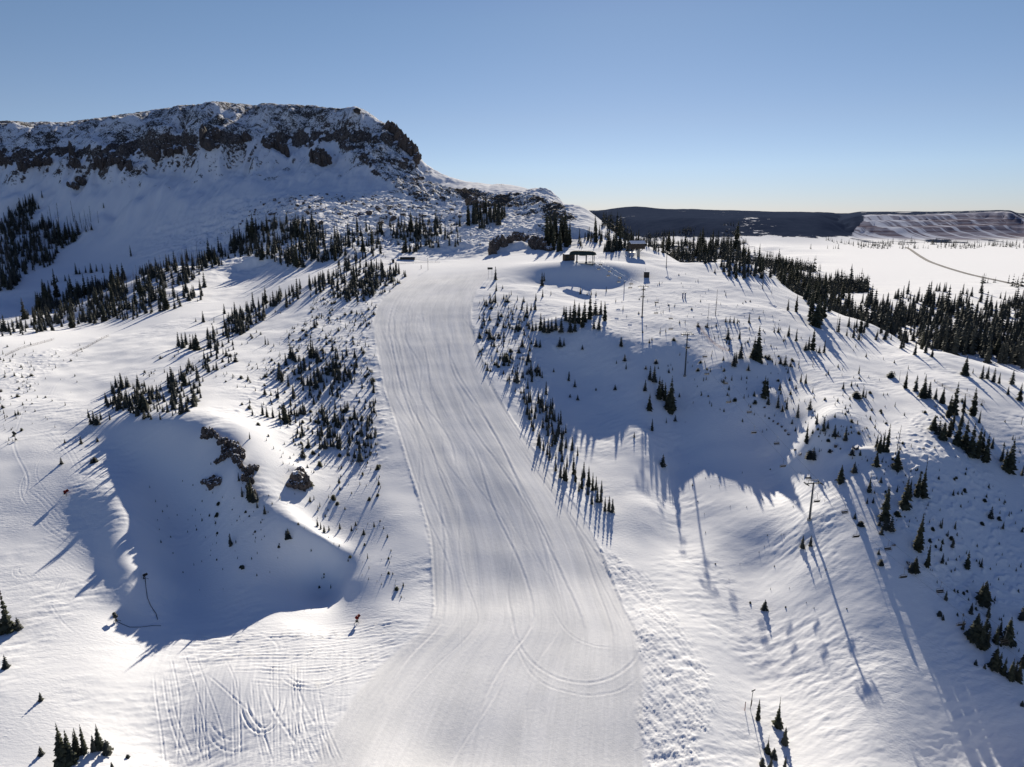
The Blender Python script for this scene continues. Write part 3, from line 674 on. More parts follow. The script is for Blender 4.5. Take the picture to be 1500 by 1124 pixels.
def snag_meshes(seed):
    r = random.Random(seed); t = MB(); bx = r.uniform(-.05, .05)
    t.tube((0, 0, -.05), (bx * .5, 0, .5), .014, .009, 6); t.tube((bx * .5, 0, .5), (bx, 0, 1), .009, .003, 6)
    b_ = MB(); b_.tube((0, 0, .2), (bx, 0, .97), .006, .003, 4)
    for k in range(22):
        z = r.uniform(.2, .97); a = r.uniform(0, 6.28); L = (.13 * (1 - z) + .02) * r.uniform(.4, 1.2)
        b_.tube((bx * z, 0, z), (bx * z + math.cos(a) * L, math.sin(a) * L, z + r.uniform(-.05, .03)), .004, .0015, 4)
    return t.mesh('trunk', M_DEAD), b_.mesh('branches', M_DEAD)
SNAGS = [snag_meshes(k) for k in range(4)]

# (bearing, foot, height in the photograph, kind)  kinds: n narrow, m middling, w wide, s skirted, b bush, d dead
CL = []   # (group phrase, place phrase, [trees])
def cluster(place, group, lst): CL.append((place, group, lst))
def fill(poly, n, h, kinds, seed, hs=0.35, power=1.0):
    """trees strewn over a stretch of the slope"""
    r = random.Random(seed); xs = [p[0] for p in poly]; ys = [p[1] for p in poly]; out = []; tries = 0
    while len(out) < n and tries < n * 60:
        tries += 1
        x = r.uniform(min(xs), max(xs)); y = r.uniform(min(ys), max(ys)); ins = False; m = len(poly)
        for k in range(m):
            x0, y0 = poly[k]; x1, y1 = poly[(k + 1) % m]
            if (y0 > y) != (y1 > y) and x < (x1 - x0) * (y - y0) / (y1 - y0) + x0: ins = not ins
        if not ins: continue
        if r.random() > 0.25 + 0.75 * max(0, min(1, 0.5 + 1.6 * float(noise(x / 26.0, y / 15.0, seed + 500)))): continue
        out.append((x, y, h * 1.12 * math.exp(r.gauss(0, hs)), r.choice(kinds)))
    return out
N_, M_, W_, S_, B_, D_ = 'n', 'm', 'w', 's', 'b', 'd'
cluster('at the left edge of the foreground', 'spruces at the left edge of the foreground', [(12,926,77,S_),(27,922,20,B_),(2,930,30,M_)])
cluster('in the bottom left corner clump', 'spruces in the bottom left corner', [(93,1121,63,M_),(103,1118,50,M_),(115,1107,42,N_),(124,1104,44,N_),(111,1100,30,M_),(146,1097,38,M_),(138,1100,25,M_),(157,1103,22,B_)])
cluster('in the bright snow of the lower left', 'low bushes in the lower left snow', [(9,978,20,B_),(60,1026,13,B_),(60,1106,14,B_),(187,1110,5,B_),(164,1124,9,B_)])
cluster('in the foreground clump beside the signpost', 'spruces in the foreground beside the signpost', [(1110,1055,32,N_),(1139,1064,44,S_),(1149,1090,26,M_),(1124,1103,28,S_),(1133,1110,16,B_),(1149,1130,24,M_),(1128,1132,24,M_),(1116,1122,14,B_)])
cluster('on the sunlit lower slope below the chairlift', 'small spruces on the sunlit lower slope', [(1120,893,16,B_),(1175,803,20,M_),(1187,800,17,M_),(929,641,9,M_),(971,683,19,W_)])
cluster('on the shaded slope right of the lift tower', 'spruces on the shaded slope right of the lift tower', [(1283,683,24,W_),(1288,661,27,M_),(1299,662,43,N_),(1293,662,33,N_),(1284,655,20,N_),(1313,687,44,S_),(1231,707,27,W_),(1251,692,17,W_),(1273,721,31,S_),(1295,763,54,M_),(1300,740,30,N_),(1325,745,48,M_),(1332,728,28,M_),(1351,726,58,S_),(1343,728,36,M_),(1288,770,10,B_),(1305,777,23,W_),(1297,775,20,W_),(1291,783,13,B_),(1345,807,57,N_),(1343,805,40,M_),(1358,831,37,N_),(1340,838,24,W_),(1334,838,16,B_),(1290,828,10,B_),(1287,812,9,B_),(1252,760,10,B_),(1261,770,8,B_),(1270,738,10,M_),(1279,737,10,M_),(1314,721,12,N_),(1290,707,10,B_)])
cluster('on the mottled slope far right', 'small spruces on the mottled right slope', [(1378,807,12,M_),(1380,825,16,M_),(1379,774,17,N_),(1388,786,10,M_),(1395,802,15,M_),(1416,832,27,M_),(1437,831,15,M_),(1451,759,19,W_),(1469,775,12,M_),(1497,779,8,B_),(1396,726,10,M_),(1375,702,6,B_),(1369,657,5,B_),(1385,879,15,M_),(1376,902,8,B_),(1381,908,9,B_)])
cluster('in the dark clump low on the right slope', 'spruces in the dark clump low on the right slope', [(1440,884,34,W_),(1436,880,28,M_),(1447,904,21,M_),(1422,899,17,M_),(1457,880,8,M_),(1497,907,22,W_),(1410,922,16,M_),(1427,939,42,W_),(1433,942,34,M_),(1437,949,42,M_),(1445,950,32,M_),(1442,934,36,M_),(1458,942,28,M_),(1464,930,22,M_),(1475,942,40,W_),(1470,944,26,M_),(1456,979,34,W_),(1463,982,28,M_),(1470,989,28,M_),(1480,996,34,M_),(1486,992,26,M_),(1491,997,32,M_),(1498,976,30,M_),(1429,974,9,B_),(1442,979,8,B_),(1497,1034,9,B_)])
cluster('in the belt along the upper right slope', 'spruces in the belt along the upper right slope', [(1326,569,27,N_),(1341,573,25,M_),(1352,583,36,M_),(1360,583,26,M_),(1370,585,18,M_),(1380,591,27,M_),(1389,612,35,M_),(1397,607,50,M_),(1411,604,28,N_),(1425,609,42,M_),(1434,620,20,N_),(1367,631,24,W_),(1375,636,22,W_),(1381,644,30,W_),(1390,640,30,M_),(1402,652,46,M_),(1412,657,45,M_),(1421,668,50,M_),(1431,671,48,M_),(1443,676,43,M_),(1437,665,38,M_),(1453,657,18,M_),(1467,676,24,M_),(1478,691,52,M_),(1471,688,34,M_),(1497,697,17,M_),(1395,630,30,N_),(1408,625,26,N_)])
cluster('beside the sunlit piste on the far right', 'spruces beside the sunlit piste on the right', [(1340,520,22,N_),(1356,517,20,M_),(1365,523,16,M_),(1371,507,27,N_),(1379,512,18,M_),(1393,515,22,M_),(1400,517,27,M_),(1412,520,24,M_),(1435,513,24,M_),(1413,550,30,W_),(1460,520,30,W_),(1497,540,21,M_),(1425,547,8,N_),(1438,555,22,M_),(1446,555,20,M_),(1455,560,23,M_),(1463,562,17,N_),(1482,563,24,M_),(1476,578,13,M_),(1493,587,27,M_)])
cluster('on the open slope between the two lift lines', 'spruces on the open slope between the lift lines', [(1283,498,12,W_),(1295,498,7,M_),(1305,498,9,M_),(1228,487,25,N_),(1240,492,12,M_),(1250,495,20,M_),(1258,498,14,M_),(1154,455,19,N_),(1166,457,27,N_),(1140,487,10,W_),(1134,487,9,M_),(1155,493,18,M_),(1166,500,20,N_),(1190,513,34,M_),(1184,513,22,M_),(1207,517,20,N_),(1180,513,13,W_),(1200,517,12,W_)])
cluster('beside the netting above the shaded bowl', 'spruces beside the netting above the shaded bowl', [(1109,527,52,M_),(1104,525,34,M_),(1097,473,15,N_),(1063,472,9,M_),(1069,473,11,M_),(1075,473,10,M_),(1080,474,9,M_),(1036,480,9,B_),(1049,478,6,B_),(1066,497,19,W_),(1083,497,16,M_),(1075,537,23,M_),(1078,532,18,M_),(1085,525,24,M_),(1068,505,10,M_),(1096,543,11,B_),(1126,527,9,B_),(1150,535,17,W_),(1143,533,12,B_),(1158,537,10,B_),(1154,547,10,M_),(1170,535,9,N_),(1136,535,8,N_)])
cluster('on the shoulder below the netting', 'spruces along the shoulder below the netting', [(1119,583,34,M_),(1123,580,28,M_),(1125,593,18,M_),(1142,572,13,M_),(1158,578,9,B_),(1173,560,14,M_),(1180,562,16,M_),(1166,570,7,B_),(1146,603,12,B_),(1139,598,22,N_),(1186,600,18,W_),(1258,548,14,N_),(1235,570,12,M_),(1247,566,9,M_),(1254,583,12,B_),(1264,582,16,M_),(1268,583,12,N_),(1181,648,30,N_),(1182,650,9,B_),(1191,673,20,B_),(1186,672,14,B_),(1248,667,14,B_),(1160,621,8,B_),(1165,632,8,M_),(1152,600,20,N_),(1168,612,22,N_),(1196,622,18,M_),(1206,632,24,N_),(1222,640,20,M_),(1238,646,24,N_),(1212,628,14,M_),(1215,663,6,B_)])
cluster('in the clump below the upper lift station', 'spruces in the clump below the upper lift station', [(829,470,23,M_),(835,472,26,M_),(841,473,36,M_),(848,474,30,M_),(856,472,34,M_),(864,468,38,M_),(853,480,30,M_),(842,486,26,M_),(835,487,25,M_),(822,487,25,M_),(814,484,22,M_),(792,484,27,M_),(797,487,25,M_),(803,488,24,M_),(808,486,22,M_),(785,484,14,M_),(775,482,12,W_),(780,485,12,W_),(872,461,23,W_),(880,461,22,M_),(886,470,30,M_),(877,483,20,M_),(870,482,16,M_),(848,462,20,M_),(826,462,15,M_)])
cluster('left of the upper lift station', 'small spruces left of the upper lift station', [(794,419,22,M_),(797,412,14,M_),(785,440,12,M_),(795,435,12,M_),(784,454,17,M_),(772,459,18,M_),(765,452,15,N_),(778,455,12,M_),(850,431,12,M_),(888,427,8,N_),(726,410,21,N_),(727,426,13,N_),(741,440,9,N_),(713,449,11,B_),(710,447,8,B_),(758,440,8,N_),(807,432,7,N_),(866,432,8,M_),(860,433,7,M_),(873,433,7,M_)])
cluster('in the blue shade below the plateau', 'spruces in the shade below the plateau', [(776,515,14,N_),(785,508,14,W_),(791,509,13,M_),(820,508,16,W_),(826,507,13,M_),(853,512,8,B_),(910,508,16,M_),(915,529,12,W_),(903,533,6,M_),(917,541,10,M_),(952,557,23,M_),(958,560,26,M_),(946,541,7,B_),(945,573,18,M_),(965,584,34,M_),(969,580,26,M_),(974,587,28,M_),(982,601,52,M_),(977,600,30,M_),(951,601,27,M_),(901,571,9,B_),(873,572,4,B_),(955,631,19,M_),(976,620,9,N_),(989,617,10,B_),(909,507,14,M_),(833,558,15,M_),(842,567,12,M_),(834,552,9,N_),(788,540,9,B_),(786,545,8,B_),(811,545,7,B_),(835,582,6,B_),(846,586,9,W_),(961,533,8,B_)])
cluster('in the rows beside the groomed run', 'spruces in rows beside the groomed run', [(826,702,28,N_),(829,705,27,N_),(821,700,22,N_),(840,695,32,N_),(843,706,27,N_),(852,716,30,N_),(862,713,32,N_),(861,725,20,N_),(868,719,28,N_),(875,736,26,N_),(880,736,25,N_),(886,749,23,N_),(892,749,24,N_),(897,751,22,N_),(855,700,26,N_),(848,720,16,N_),(838,660,22,N_),(846,668,16,N_),(814,690,18,N_),(867,739,18,N_),(873,718,22,N_),(881,722,20,N_)]
  + fill([(765,590),(800,585),(815,600),(832,640),(832,690),(805,680),(785,650)], 62, 15, 'nnn', 31, .2) + fill([(740,545),(790,545),(815,590),(800,600),(770,595),(750,575)], 26, 8, 'nnm', 32) + [(757,562,18,N_),(753,560,12,N_)])
cluster('right of the upper run', 'spruces on the brushy slope right of the upper run', fill([(705,430),(760,425),(785,470),(775,520),(800,560),(740,560),(700,500)], 80, 9, 'mmnw', 33, .3))
cluster('on the lip above the left bowl', 'spruces on the lip above the left bowl', [(133,622,18,M_),(138,620,20,M_),(143,622,18,W_),(148,615,14,M_),(161,615,13,N_),(130,612,14,N_),(200,609,14,M_),(203,608,16,M_),(212,612,12,W_),(218,611,14,W_),(235,615,12,N_),(257,592,26,M_),(268,605,24,M_),(274,603,22,M_),(264,607,20,M_),(285,594,20,M_),(294,583,13,M_),(186,598,14,M_),(172,602,9,M_)]
  + fill([(150,600),(165,560),(230,565),(290,530),(340,500),(345,525),(300,560),(250,605),(200,605)], 130, 12, 'mmnw', 41, .3) + fill([(150,612),(175,580),(225,572),(290,560),(300,590),(255,612),(200,618)], 70, 13, 'mmnw', 42, .3))
cluster('on the bank left of the shaded bowl', 'bushes and rocks at the left end of the bowl', [(119,650,12,B_),(90,680,12,B_),(143,647,8,B_),(139,677,9,B_),(134,679,8,B_),(95,649,7,B_)])
cluster('on the rock spur above the shaded bowl', 'spruces on the rock spur', [(368,734,40,N_),(364,732,28,N_),(372,735,22,W_),(355,728,16,N_),(378,733,12,N_),(377,744,10,M_),(388,753,15,M_),(350,705,14,N_)])
cluster('below the rock spur', 'small spruces below the rock spur', [(422,789,16,W_),(419,786,10,M_),(465,771,12,M_),(470,775,11,N_),(475,780,12,M_),(482,777,8,M_),(498,775,10,M_),(515,778,9,M_),(521,770,7,B_),(533,783,9,B_),(548,772,9,M_),(466,748,8,N_),(338,800,20,N_),(236,795,5,B_),(356,833,6,B_),(288,777,4,B_),(242,812,7,D_)])
cluster('on the open field above the spur', 'spruces on the open field left of the run', [(385,608,18,M_),(391,610,17,M_),(400,612,17,M_),(410,614,16,M_),(417,616,30,M_),(424,617,20,M_),(370,608,10,M_),(366,643,11,N_),(444,670,17,W_),(430,648,14,N_),(452,655,16,W_),(467,668,8,M_),(480,620,20,N_),(484,641,24,N_),(491,640,18,N_),(472,605,16,W_),(405,584,12,M_),(388,578,11,W_),(366,590,6,B_)]
  + fill([(400,585),(440,555),(500,540),(550,560),(552,640),(540,680),(470,660),(430,640)], 190, 11, 'mmn', 51, .3) + fill([(395,560),(430,520),(500,510),(545,540),(520,560),(430,570)], 60, 15, 'mmn', 52, .25) + [(492,525,18,N_),(495,527,16,N_),(470,560,18,M_)])
cluster('below the cat road on the left', 'spruces below the cat road', [(298,472,18,M_),(287,471,6,B_),(262,508,24,M_),(268,510,24,M_),(273,505,20,M_),(280,511,18,W_),(288,513,26,W_),(284,508,20,M_),(329,460,16,M_),(318,526,18,N_),(345,530,16,W_),(335,470,10,W_),(461,480,16,W_),(464,476,10,M_),(423,496,8,M_),(389,505,14,N_),(393,505,10,N_)]
  + fill([(300,500),(345,460),(420,430),(480,405),(500,395),(480,425),(400,460),(340,500),(310,520)], 190, 13, 'mmn', 61, .25))
cluster('on the field beside the top of the run', 'spruces beside the top of the run', fill([(480,430),(500,395),(560,388),(592,402),(560,425),(525,450),(500,440)], 170, 11, 'mmn', 62, .3) + [(539,428,16,N_),(548,428,12,N_)])
cluster('at the far edge of the left snowfield', 'trees along the far edge of the left snowfield', fill([(0,480),(60,452),(130,420),(200,402),(280,378),(300,372),(330,385),(300,400),(250,430),(190,460),(100,482),(0,495)], 620, 12, 'mmmn', 71, .35)
  + fill([(100,478),(200,440),(300,420),(300,440),(200,468)], 100, 12, 'mn', 72))
cluster('on the wooded moraine below the mesa', 'spruces on the moraine below the mesa', [(435,390,34,N_),(436,392,30,M_),(440,388,30,N_),(444,392,24,M_),(432,390,22,M_),(361,350,14,N_),(368,345,16,N_),(352,352,16,N_),(422,340,18,N_),(415,340,12,M_),(325,388,10,M_)]
  + fill([(300,378),(340,350),(380,330),(440,325),(500,345),(500,385),(450,385),(420,392),(360,378),(310,382)], 380, 13.5, 'nnmm', 81, .35))
cluster('on the shelves above the cat road', 'spruces on the shelves above the cat road', fill([(490,350),(540,335),(640,325),(640,345),(560,355),(560,372),(500,398),(490,400)], 150, 11, 'mmn', 82) + fill([(578,352),(640,332),(650,345),(600,358),(580,352)], 50, 11, 'mm', 83) + fill([(585,372),(640,352),(650,365),(600,372)], 34, 10, 'mm', 84)
  + fill([(640,345),(720,330),(700,360),(650,362)], 14, 11, 'nn', 85) + [(667,362,16,N_),(669,340,14,N_),(674,332,16,N_),(673,332,14,M_)])
cluster('in the dense stand behind the rock outcrop', 'tall spruces behind the rock outcrop', fill([(685,325),(700,308),(740,315),(738,330),(700,332)], 60, 19, 'nn', 86, .2) + [(686,330,42,N_),(707,335,20,N_),(706,334,26,N_)] + fill([(800,362),(802,345),(825,345),(838,362),(820,372)], 55, 28, 'nn', 87, .2) + fill([(838,350),(900,340),(880,365),(850,365)], 26, 13, 'nn', 88)
  + fill([(883,370),(902,352),(902,370)], 26, 13, 'mn', 89))
cluster('in the shaded valley forest at the far left', 'trees in the shaded valley at the far left', fill([(0,430),(0,345),(40,335),(80,330),(110,345),(140,335),(85,370),(80,388),(40,400),(20,425)], 420, 11.5, 'nnm', 91, .3) + fill([(0,330),(30,305),(70,290),(50,320),(30,345),(0,345)], 90, 12, 'mn', 92) + [(192,376,18,N_),(112,402,18,M_),(117,402,10,M_),(126,400,12,M_),(134,400,16,M_),(142,398,12,M_),(151,400,15,N_),(76,418,10,M_),(84,413,10,M_),(96,412,10,M_),(152,305,9,M_),(62,290,12,N_)] + fill([(50,455),(70,425),(100,430),(160,420),(110,440),(70,460)], 60, 15, 'mn', 93))
cluster('along the ridge right of the stations', 'spruces along the wooded ridge right of the stations', fill([(900,368),(900,345),(960,345),(1060,350),(1090,362),(1080,378),(1040,388),(1000,380),(960,370)], 260, 17, 'mmnn', 101, .3) + fill([(1040,395),(1080,380),(1150,395),(1230,430),(1250,455),(1200,460),(1150,420),(1090,405)], 150, 18, 'mmnn', 102, .3)
  + [(1022,383,22,N_),(1026,384,20,N_),(1068,405,24,N_),(1078,408,30,N_),(1090,408,26,N_),(1105,405,26,N_),(1047,400,8,B_),(1150,398,24,W_),(1158,400,24,W_),(1187,470,55,N_),(1195,478,50,M_),(1200,470,40,M_),(1183,440,40,M_),(1206,465,36,M_),(1176,432,34,M_),(1169,425,30,N_),(1192,440,36,N_),(1216,448,28,M_),(1247,412,20,W_),(1226,408,16,M_),(1232,410,16,M_),(1186,404,18,N_)])
cluster('on the hollow below the big forest', 'spruces in the hollow below the big forest', fill([(1215,480),(1290,475),(1330,490),(1400,500),(1450,520),(1330,515),(1260,490)], 60, 15, 'mmn', 103, .3))
DEAD = fill([(0,440),(0,350),(80,330),(150,310),(145,330),(80,375),(40,410)], 64, 20, 'd', 111, .25) + [(87,335,38,D_),(133,325,24,D_),(100,340,24,D_)] + fill([(150,430),(280,380),(300,380),(200,425)], 44, 19, 'd', 112, .2) + [(1048,462,38,D_),(1249,495,28,D_),(1256,498,26,D_),(1262,500,28,D_),(1246,494,24,D_),(1314,660,38,D_),(1317,560,18,D_),(1130,432,14,D_),(418,345,15,D_),(462,350,14,D_),(585,403,18,D_),(556,395,16,D_),(437,400,14,D_),(1225,486,30,D_),(1100,405,24,D_),(975,360,20,D_)]
CL_DEAD = ('bare grey dead tree', DEAD)

def place(lst):
    rk = random.Random(9); lst = [(t[0], t[1], t[2], 'w' if t[3] == 'b' and rk.random() < .6 else t[3]) for t in lst]
    arr = np.array([(t[0], t[1]) for t in lst], float); X, Y, Zz = raycast(arr[:, 0], arr[:, 1])
    out = []
    for (u, v, h, k), x, y, z in zip(lst, X, Y, Zz):
        if math.isnan(x) or y > 2600: continue
        _, v1 = proj(x, y, z + 1.0); _, v0 = proj(x, y, z)
        out.append((u, v, h, k, x, y, z, h / max(v0 - v1, 1e-3)))
    return out
allt = []
for ci, (pl_, gp_, lst) in enumerate(CL):
    for t in place(lst): allt.append((ci, t))
live = sorted([x for x in allt if x[1][3] != 'd'], key=lambda x: -x[1][2] * (1.15 if x[1][3] in 'wb' else 1))
indiv, rest = live[:300], live[300:]
ORD = ['first','second','third','fourth','fifth','sixth','seventh','eighth','ninth','tenth','eleventh','twelfth','thirteenth','fourteenth','fifteenth','sixteenth','seventeenth','eighteenth','nineteenth','twentieth','twenty-first','twenty-second','twenty-third','twenty-fourth','twenty-fifth','twenty-sixth','twenty-seventh','twenty-eighth','twenty-ninth','thirtieth']
ADJ = {'n': 'narrow dark spruce', 'm': 'dark spruce', 'w': 'broad bushy spruce', 's': 'wide-skirted spruce', 'b': 'low spruce bush'}
rt = random.Random(77)
def make_tree(kind, loc, H, label, group):
    if kind == 'b':
        t = thing('spruce_bush', loc, rt.uniform(0, 6.28), label, 'bush', group)
        parts = (('foliage', rt.choice(BUSH)), ('stem', STEM)); sc = (H * .95, H * .85, H)
    else:
        t = thing('spruce_tree', loc, rt.uniform(0, 6.28), label, 'tree', group)
        parts = (('crown', rt.choice(CROWNS[kind])), ('trunk', TRUNK)); w = rt.uniform(.9, 1.15); sc = (H * w, H * w, H)
    for nm, me in parts:
        o = bpy.data.objects.new(nm, me); COL.objects.link(o); o.parent = t; o.scale = sc
    return t
for ci, (pl_, gp_, _) in enumerate(CL):
    here = sorted([t for c, t in indiv if c == ci], key=lambda t: t[0])
    bykind = {}
    for t in here: bykind.setdefault(ADJ[t[3]], []).append(t)
    for adj, ts in bykind.items():
        tall = max(ts, key=lambda t: t[2])
        for k, t in enumerate(ts):
            if len(ts) == 1: lab = f'the only large {adj} {pl_}'
            elif t is tall and len(ts) > 2: lab = f'tallest {adj} {pl_}'
            elif k == 0: lab = f'leftmost {adj} {pl_}'
            elif k == len(ts) - 1: lab = f'rightmost {adj} {pl_}'
            elif len(ts) <= 30: lab = f'{ORD[k]} {adj} from the left {pl_}'
            else: lab = f'{adj} {pl_}'
            make_tree(t[3], (t[4], t[5], t[6] - 0.02 * t[7]), t[7], lab, gp_)
dl = place(DEAD)
dl = sorted(dl, key=lambda t: t[0])
far_dead = [t for t in dl if t[4] < 0 and t[5] > 600]
for k, t in enumerate(dl):
    if t in far_dead: lab, gp = 'bare grey dead tree in the shaded woods below the mesa', 'dead trees below the mesa'
    else:
        o_ = [q for q in dl if q not in far_dead]; i_ = o_.index(t); lab, gp = f'bare dead tree, {ORD[i_]} from the left outside the shaded woods', 'dead trees on the sunlit ground'
    r_ = thing('dead_tree', (t[4], t[5], t[6]), rt.uniform(0, 6.28), lab, 'dead tree', gp); a_, b_ = rt.choice(SNAGS)
    for nm, me in (('trunk', a_), ('branches', b_)):
        o = bpy.data.objects.new(nm, me); COL.objects.link(o); o.parent = r_; o.scale = (t[7],) * 3

# the many smaller trees beyond the 300 that show largest: one mass
def lowtree(seed, R, tiers=9, nb=6, taper=.9):
    r = random.Random(seed); V = []; F = []
    for t in range(tiers):
        z = .04 + .9 * t / tiers; L0 = R * (1 - z) ** taper + .012
        for k in range(nb):
            a = 2 * math.pi * (k + r.uniform(-.35, .35)) / nb + t; L = L0 * r.uniform(.7, 1.3); ca, sa = math.cos(a), math.sin(a); w = L * .5 + .008; o = len(V)
            V += [(0, 0, z + .13 * (1.1 - z)), (ca * L * .6 - sa * w, sa * L * .6 + ca * w, z), (ca * L, sa * L, z - .03), (ca * L * .6 + sa * w, sa * L * .6 - ca * w, z)]
            F += [(o, o+1, o+2), (o, o+2, o+3)]
    V += [(-.02, 0, .8), (.02, 0, .8), (0, .02, .8), (0, 0, 1.0), (-.015, 0, -.1), (.015, 0, -.1), (0, .02, -.1)]; o = len(V) - 7
    F += [(o, o+1, o+3), (o+1, o+2, o+3), (o+2, o, o+3), (o+4, o+5, o+1), (o+5, o+6, o+2), (o+4, o, o+1)]
    return np.array(V), np.array(F)
LOW = {'n': [lowtree(k, .12) for k in range(3)], 'm': [lowtree(10 + k, .17) for k in range(3)], 'w': [lowtree(20, .27, 7)], 's': [lowtree(21, .25, 8, 6, 1.6)], 'b': [lowtree(22, .55, 5, 8, .5), lowtree(23, .5, 5, 8, .6)]}
def mass(name, items, mat, label, cat, low=LOW):
    VV, FF, off = [], [], 0
    for (k, x, y, z, H) in items:
        V, F = low[k][rt.randrange(len(low[k]))]; a = rt.uniform(0, 6.28); c, s = math.cos(a), math.sin(a); w = rt.uniform(.85, 1.2)
        P_ = np.empty_like(V); P_[:, 0] = (V[:, 0] * c - V[:, 1] * s) * H * w + x; P_[:, 1] = (V[:, 0] * s + V[:, 1] * c) * H * w + y; P_[:, 2] = V[:, 2] * H + z
        VV.append(P_); FF.append(F + off); off += len(V)
    VV = np.concatenate(VV).astype(np.float32); FF = np.concatenate(FF).astype(np.int32)
    me = bpy.data.meshes.new(name); me.vertices.add(len(VV)); me.vertices.foreach_set('co', VV.ravel())
    me.loops.add(FF.size); me.loops.foreach_set('vertex_index', FF.ravel()); me.polygons.add(len(FF)); me.polygons.foreach_set('loop_start', (np.arange(len(FF)) * 3).astype(np.int32))
    me.update(calc_edges=True); me.materials.append(mat)
    o = bpy.data.objects.new(name, me); COL.objects.link(o); return tag(o, label, cat, None, 'stuff')
rest_items = [(t[3], t[4], t[5], t[6], t[7]) for _, t in rest]
mass('spruce_scatter', rest_items, M_HAZELEAF, 'small dark spruces scattered over the slopes and distant woods', 'trees')
# the big forest on the right and the far woods: nobody could count them
def strew(n, a0, a1, y0, y1, H, seed, dens=None, kinds='mmn'):
    g = np.random.default_rng(seed); a = g.uniform(a0, a1, n); y = np.exp(g.uniform(math.log(y0), math.log(y1), n)); x = a * y
    keep = np.ones(n, bool) if dens is None else dens(a, x, y, g.random(n))
    x, y = x[keep], y[keep]; z = ground(x, y); hh = H * np.exp(g.normal(0, .28, len(x)))
    return [(kinds[int(q * 999) % len(kinds)], X_, Y_, Z_, H_) for X_, Y_, Z_, H_, q in zip(x, y, z, hh, g.random(len(x)))]
def d1(a, x, y, r):
    lo = 540 + 60 * sst(.7, .55, a); hi = np.interp(a, [.44, .50, .58, .66, .78, 1.1], [620, 860, 1060, 1020, 960, 900]) + 70 * noise(x / 90, y / 90, 9)
    return (y > lo) & (y < hi) & (r < np.where(noise(x / 46, y / 60, 8) > -.12 + .3 * sst(700, 1000, y), .95, .12))
fr = strew(5000, .45, 1.1, 500, 1150, 15.5, 5, d1)
mass('forest', fr, M_HAZELEAF, 'dense dark conifer forest in the dip before the open snowy plain', 'forest')
def d2(a, x, y, r):
    edge = np.interp(a, [.12, .2, .3, .36, .42, .5], [2600, 3000, 2900, 1700, 1200, 900])
    return (y < edge * 1.3) & (r < sst(-.15, .5, fbm(x / 140, y / 260, 3, 12)) * 1.0)
fw = strew(30000, .10, .52, 850, 3300, 15, 6, d2)
def d3(a, x, y, r): return (r < .85 * (noise(x / 120, y / 120, 14) > .1))
fw += strew(260, .68, .9, 1000, 1230, 14, 8, lambda a, x, y, r: (noise(x / 60, y / 60, 19) > -.2) & (y > 1130 - 250 * (a - .68)) & (y < 1250 - 250 * (a - .68)))
fw += strew(1200, .45, 1.1, 2450, 3000, 15, 9, lambda a, x, y, r: r < sst(0, .6, noise(x / 160, y / 200, 15) + .35))
fw += strew(500, .36, 1.1, 1250, 2600, 14, 10, lambda a, x, y, r: noise(x / 130, y / 130, 16) > .62)
LOWF = {k: [lowtree(30 + j, .17, 4, 4) for j in range(3)] for k in 'nmwsb'}
mass('distant_woods', fw, M_HAZELEAF, 'far-off dark woods broken by snowy clearings beyond the ridge', 'forest', LOWF)
# bent saplings half buried in the snow left of the run and brush on the right
def saplings(polys):
    it = []
    for poly, n, h, seed in polys:
        for t in place(fill(poly, n, h, 'bn', seed, .3)): it.append((t[3], t[4], t[5], t[6] - .1 * t[7], t[7]))
    return it
sp = saplings([([(330,560),(420,500),(550,520),(560,740),(470,760),(400,660)], 240, 4.5, 211), ([(300,470),(430,440),(330,560),(170,580)], 90, 4, 212), ([(0,500),(150,500),(100,620),(0,660)], 70, 3.5, 213), ([(900,440),(1100,450),(1300,560),(1300,690),(1100,640),(950,560)], 200, 4.5, 214), ([(1200,480),(1400,560),(1500,640),(1500,1000),(1380,900),(1280,620)], 170, 4.5, 215), ([(250,640),(440,740),(500,860),(300,880),(200,760)], 70, 3, 216), ([(420,720),(560,740),(600,880),(540,860)], 50, 3.5, 217), ([(1000,640),(1200,700),(1250,900),(1050,900)], 40, 2.2, 218),([(430,520),(460,430),(500,425),(560,445),(545,480),(540,520),(555,590),(520,540),(430,560)], 430, 4, 201), ([(440,600),(550,590),(560,700),(480,660)], 120, 4, 202), ([(700,540),(700,440),(740,420),(780,470),(760,510),(770,560)], 170, 5, 203), ([(480,440),(560,395),(600,400),(570,430)], 150, 6, 204),
  ([(900,430),(1000,400),(1100,440),(1190,500),(1150,560),(1000,460)], 110, 2.5, 205), ([(330,560),(380,520),(440,470),(420,560)], 90, 3.5, 206), ([(0,520),(90,515),(60,580),(0,640)], 60, 4, 207), ([(1120,560),(1300,600),(1350,700),(1400,850),(1250,700)], 120, 3.5, 208), ([(280,830),(440,790),(360,740),(260,760)], 26, 2.2, 209), ([(560,390),(700,330),(640,300),(480,310),(480,350)], 150, 3.5, 210)])
mass('buried_brush', sp, M_LEAF, 'bent twigs and brush poking through the snow beside the run', 'brush')
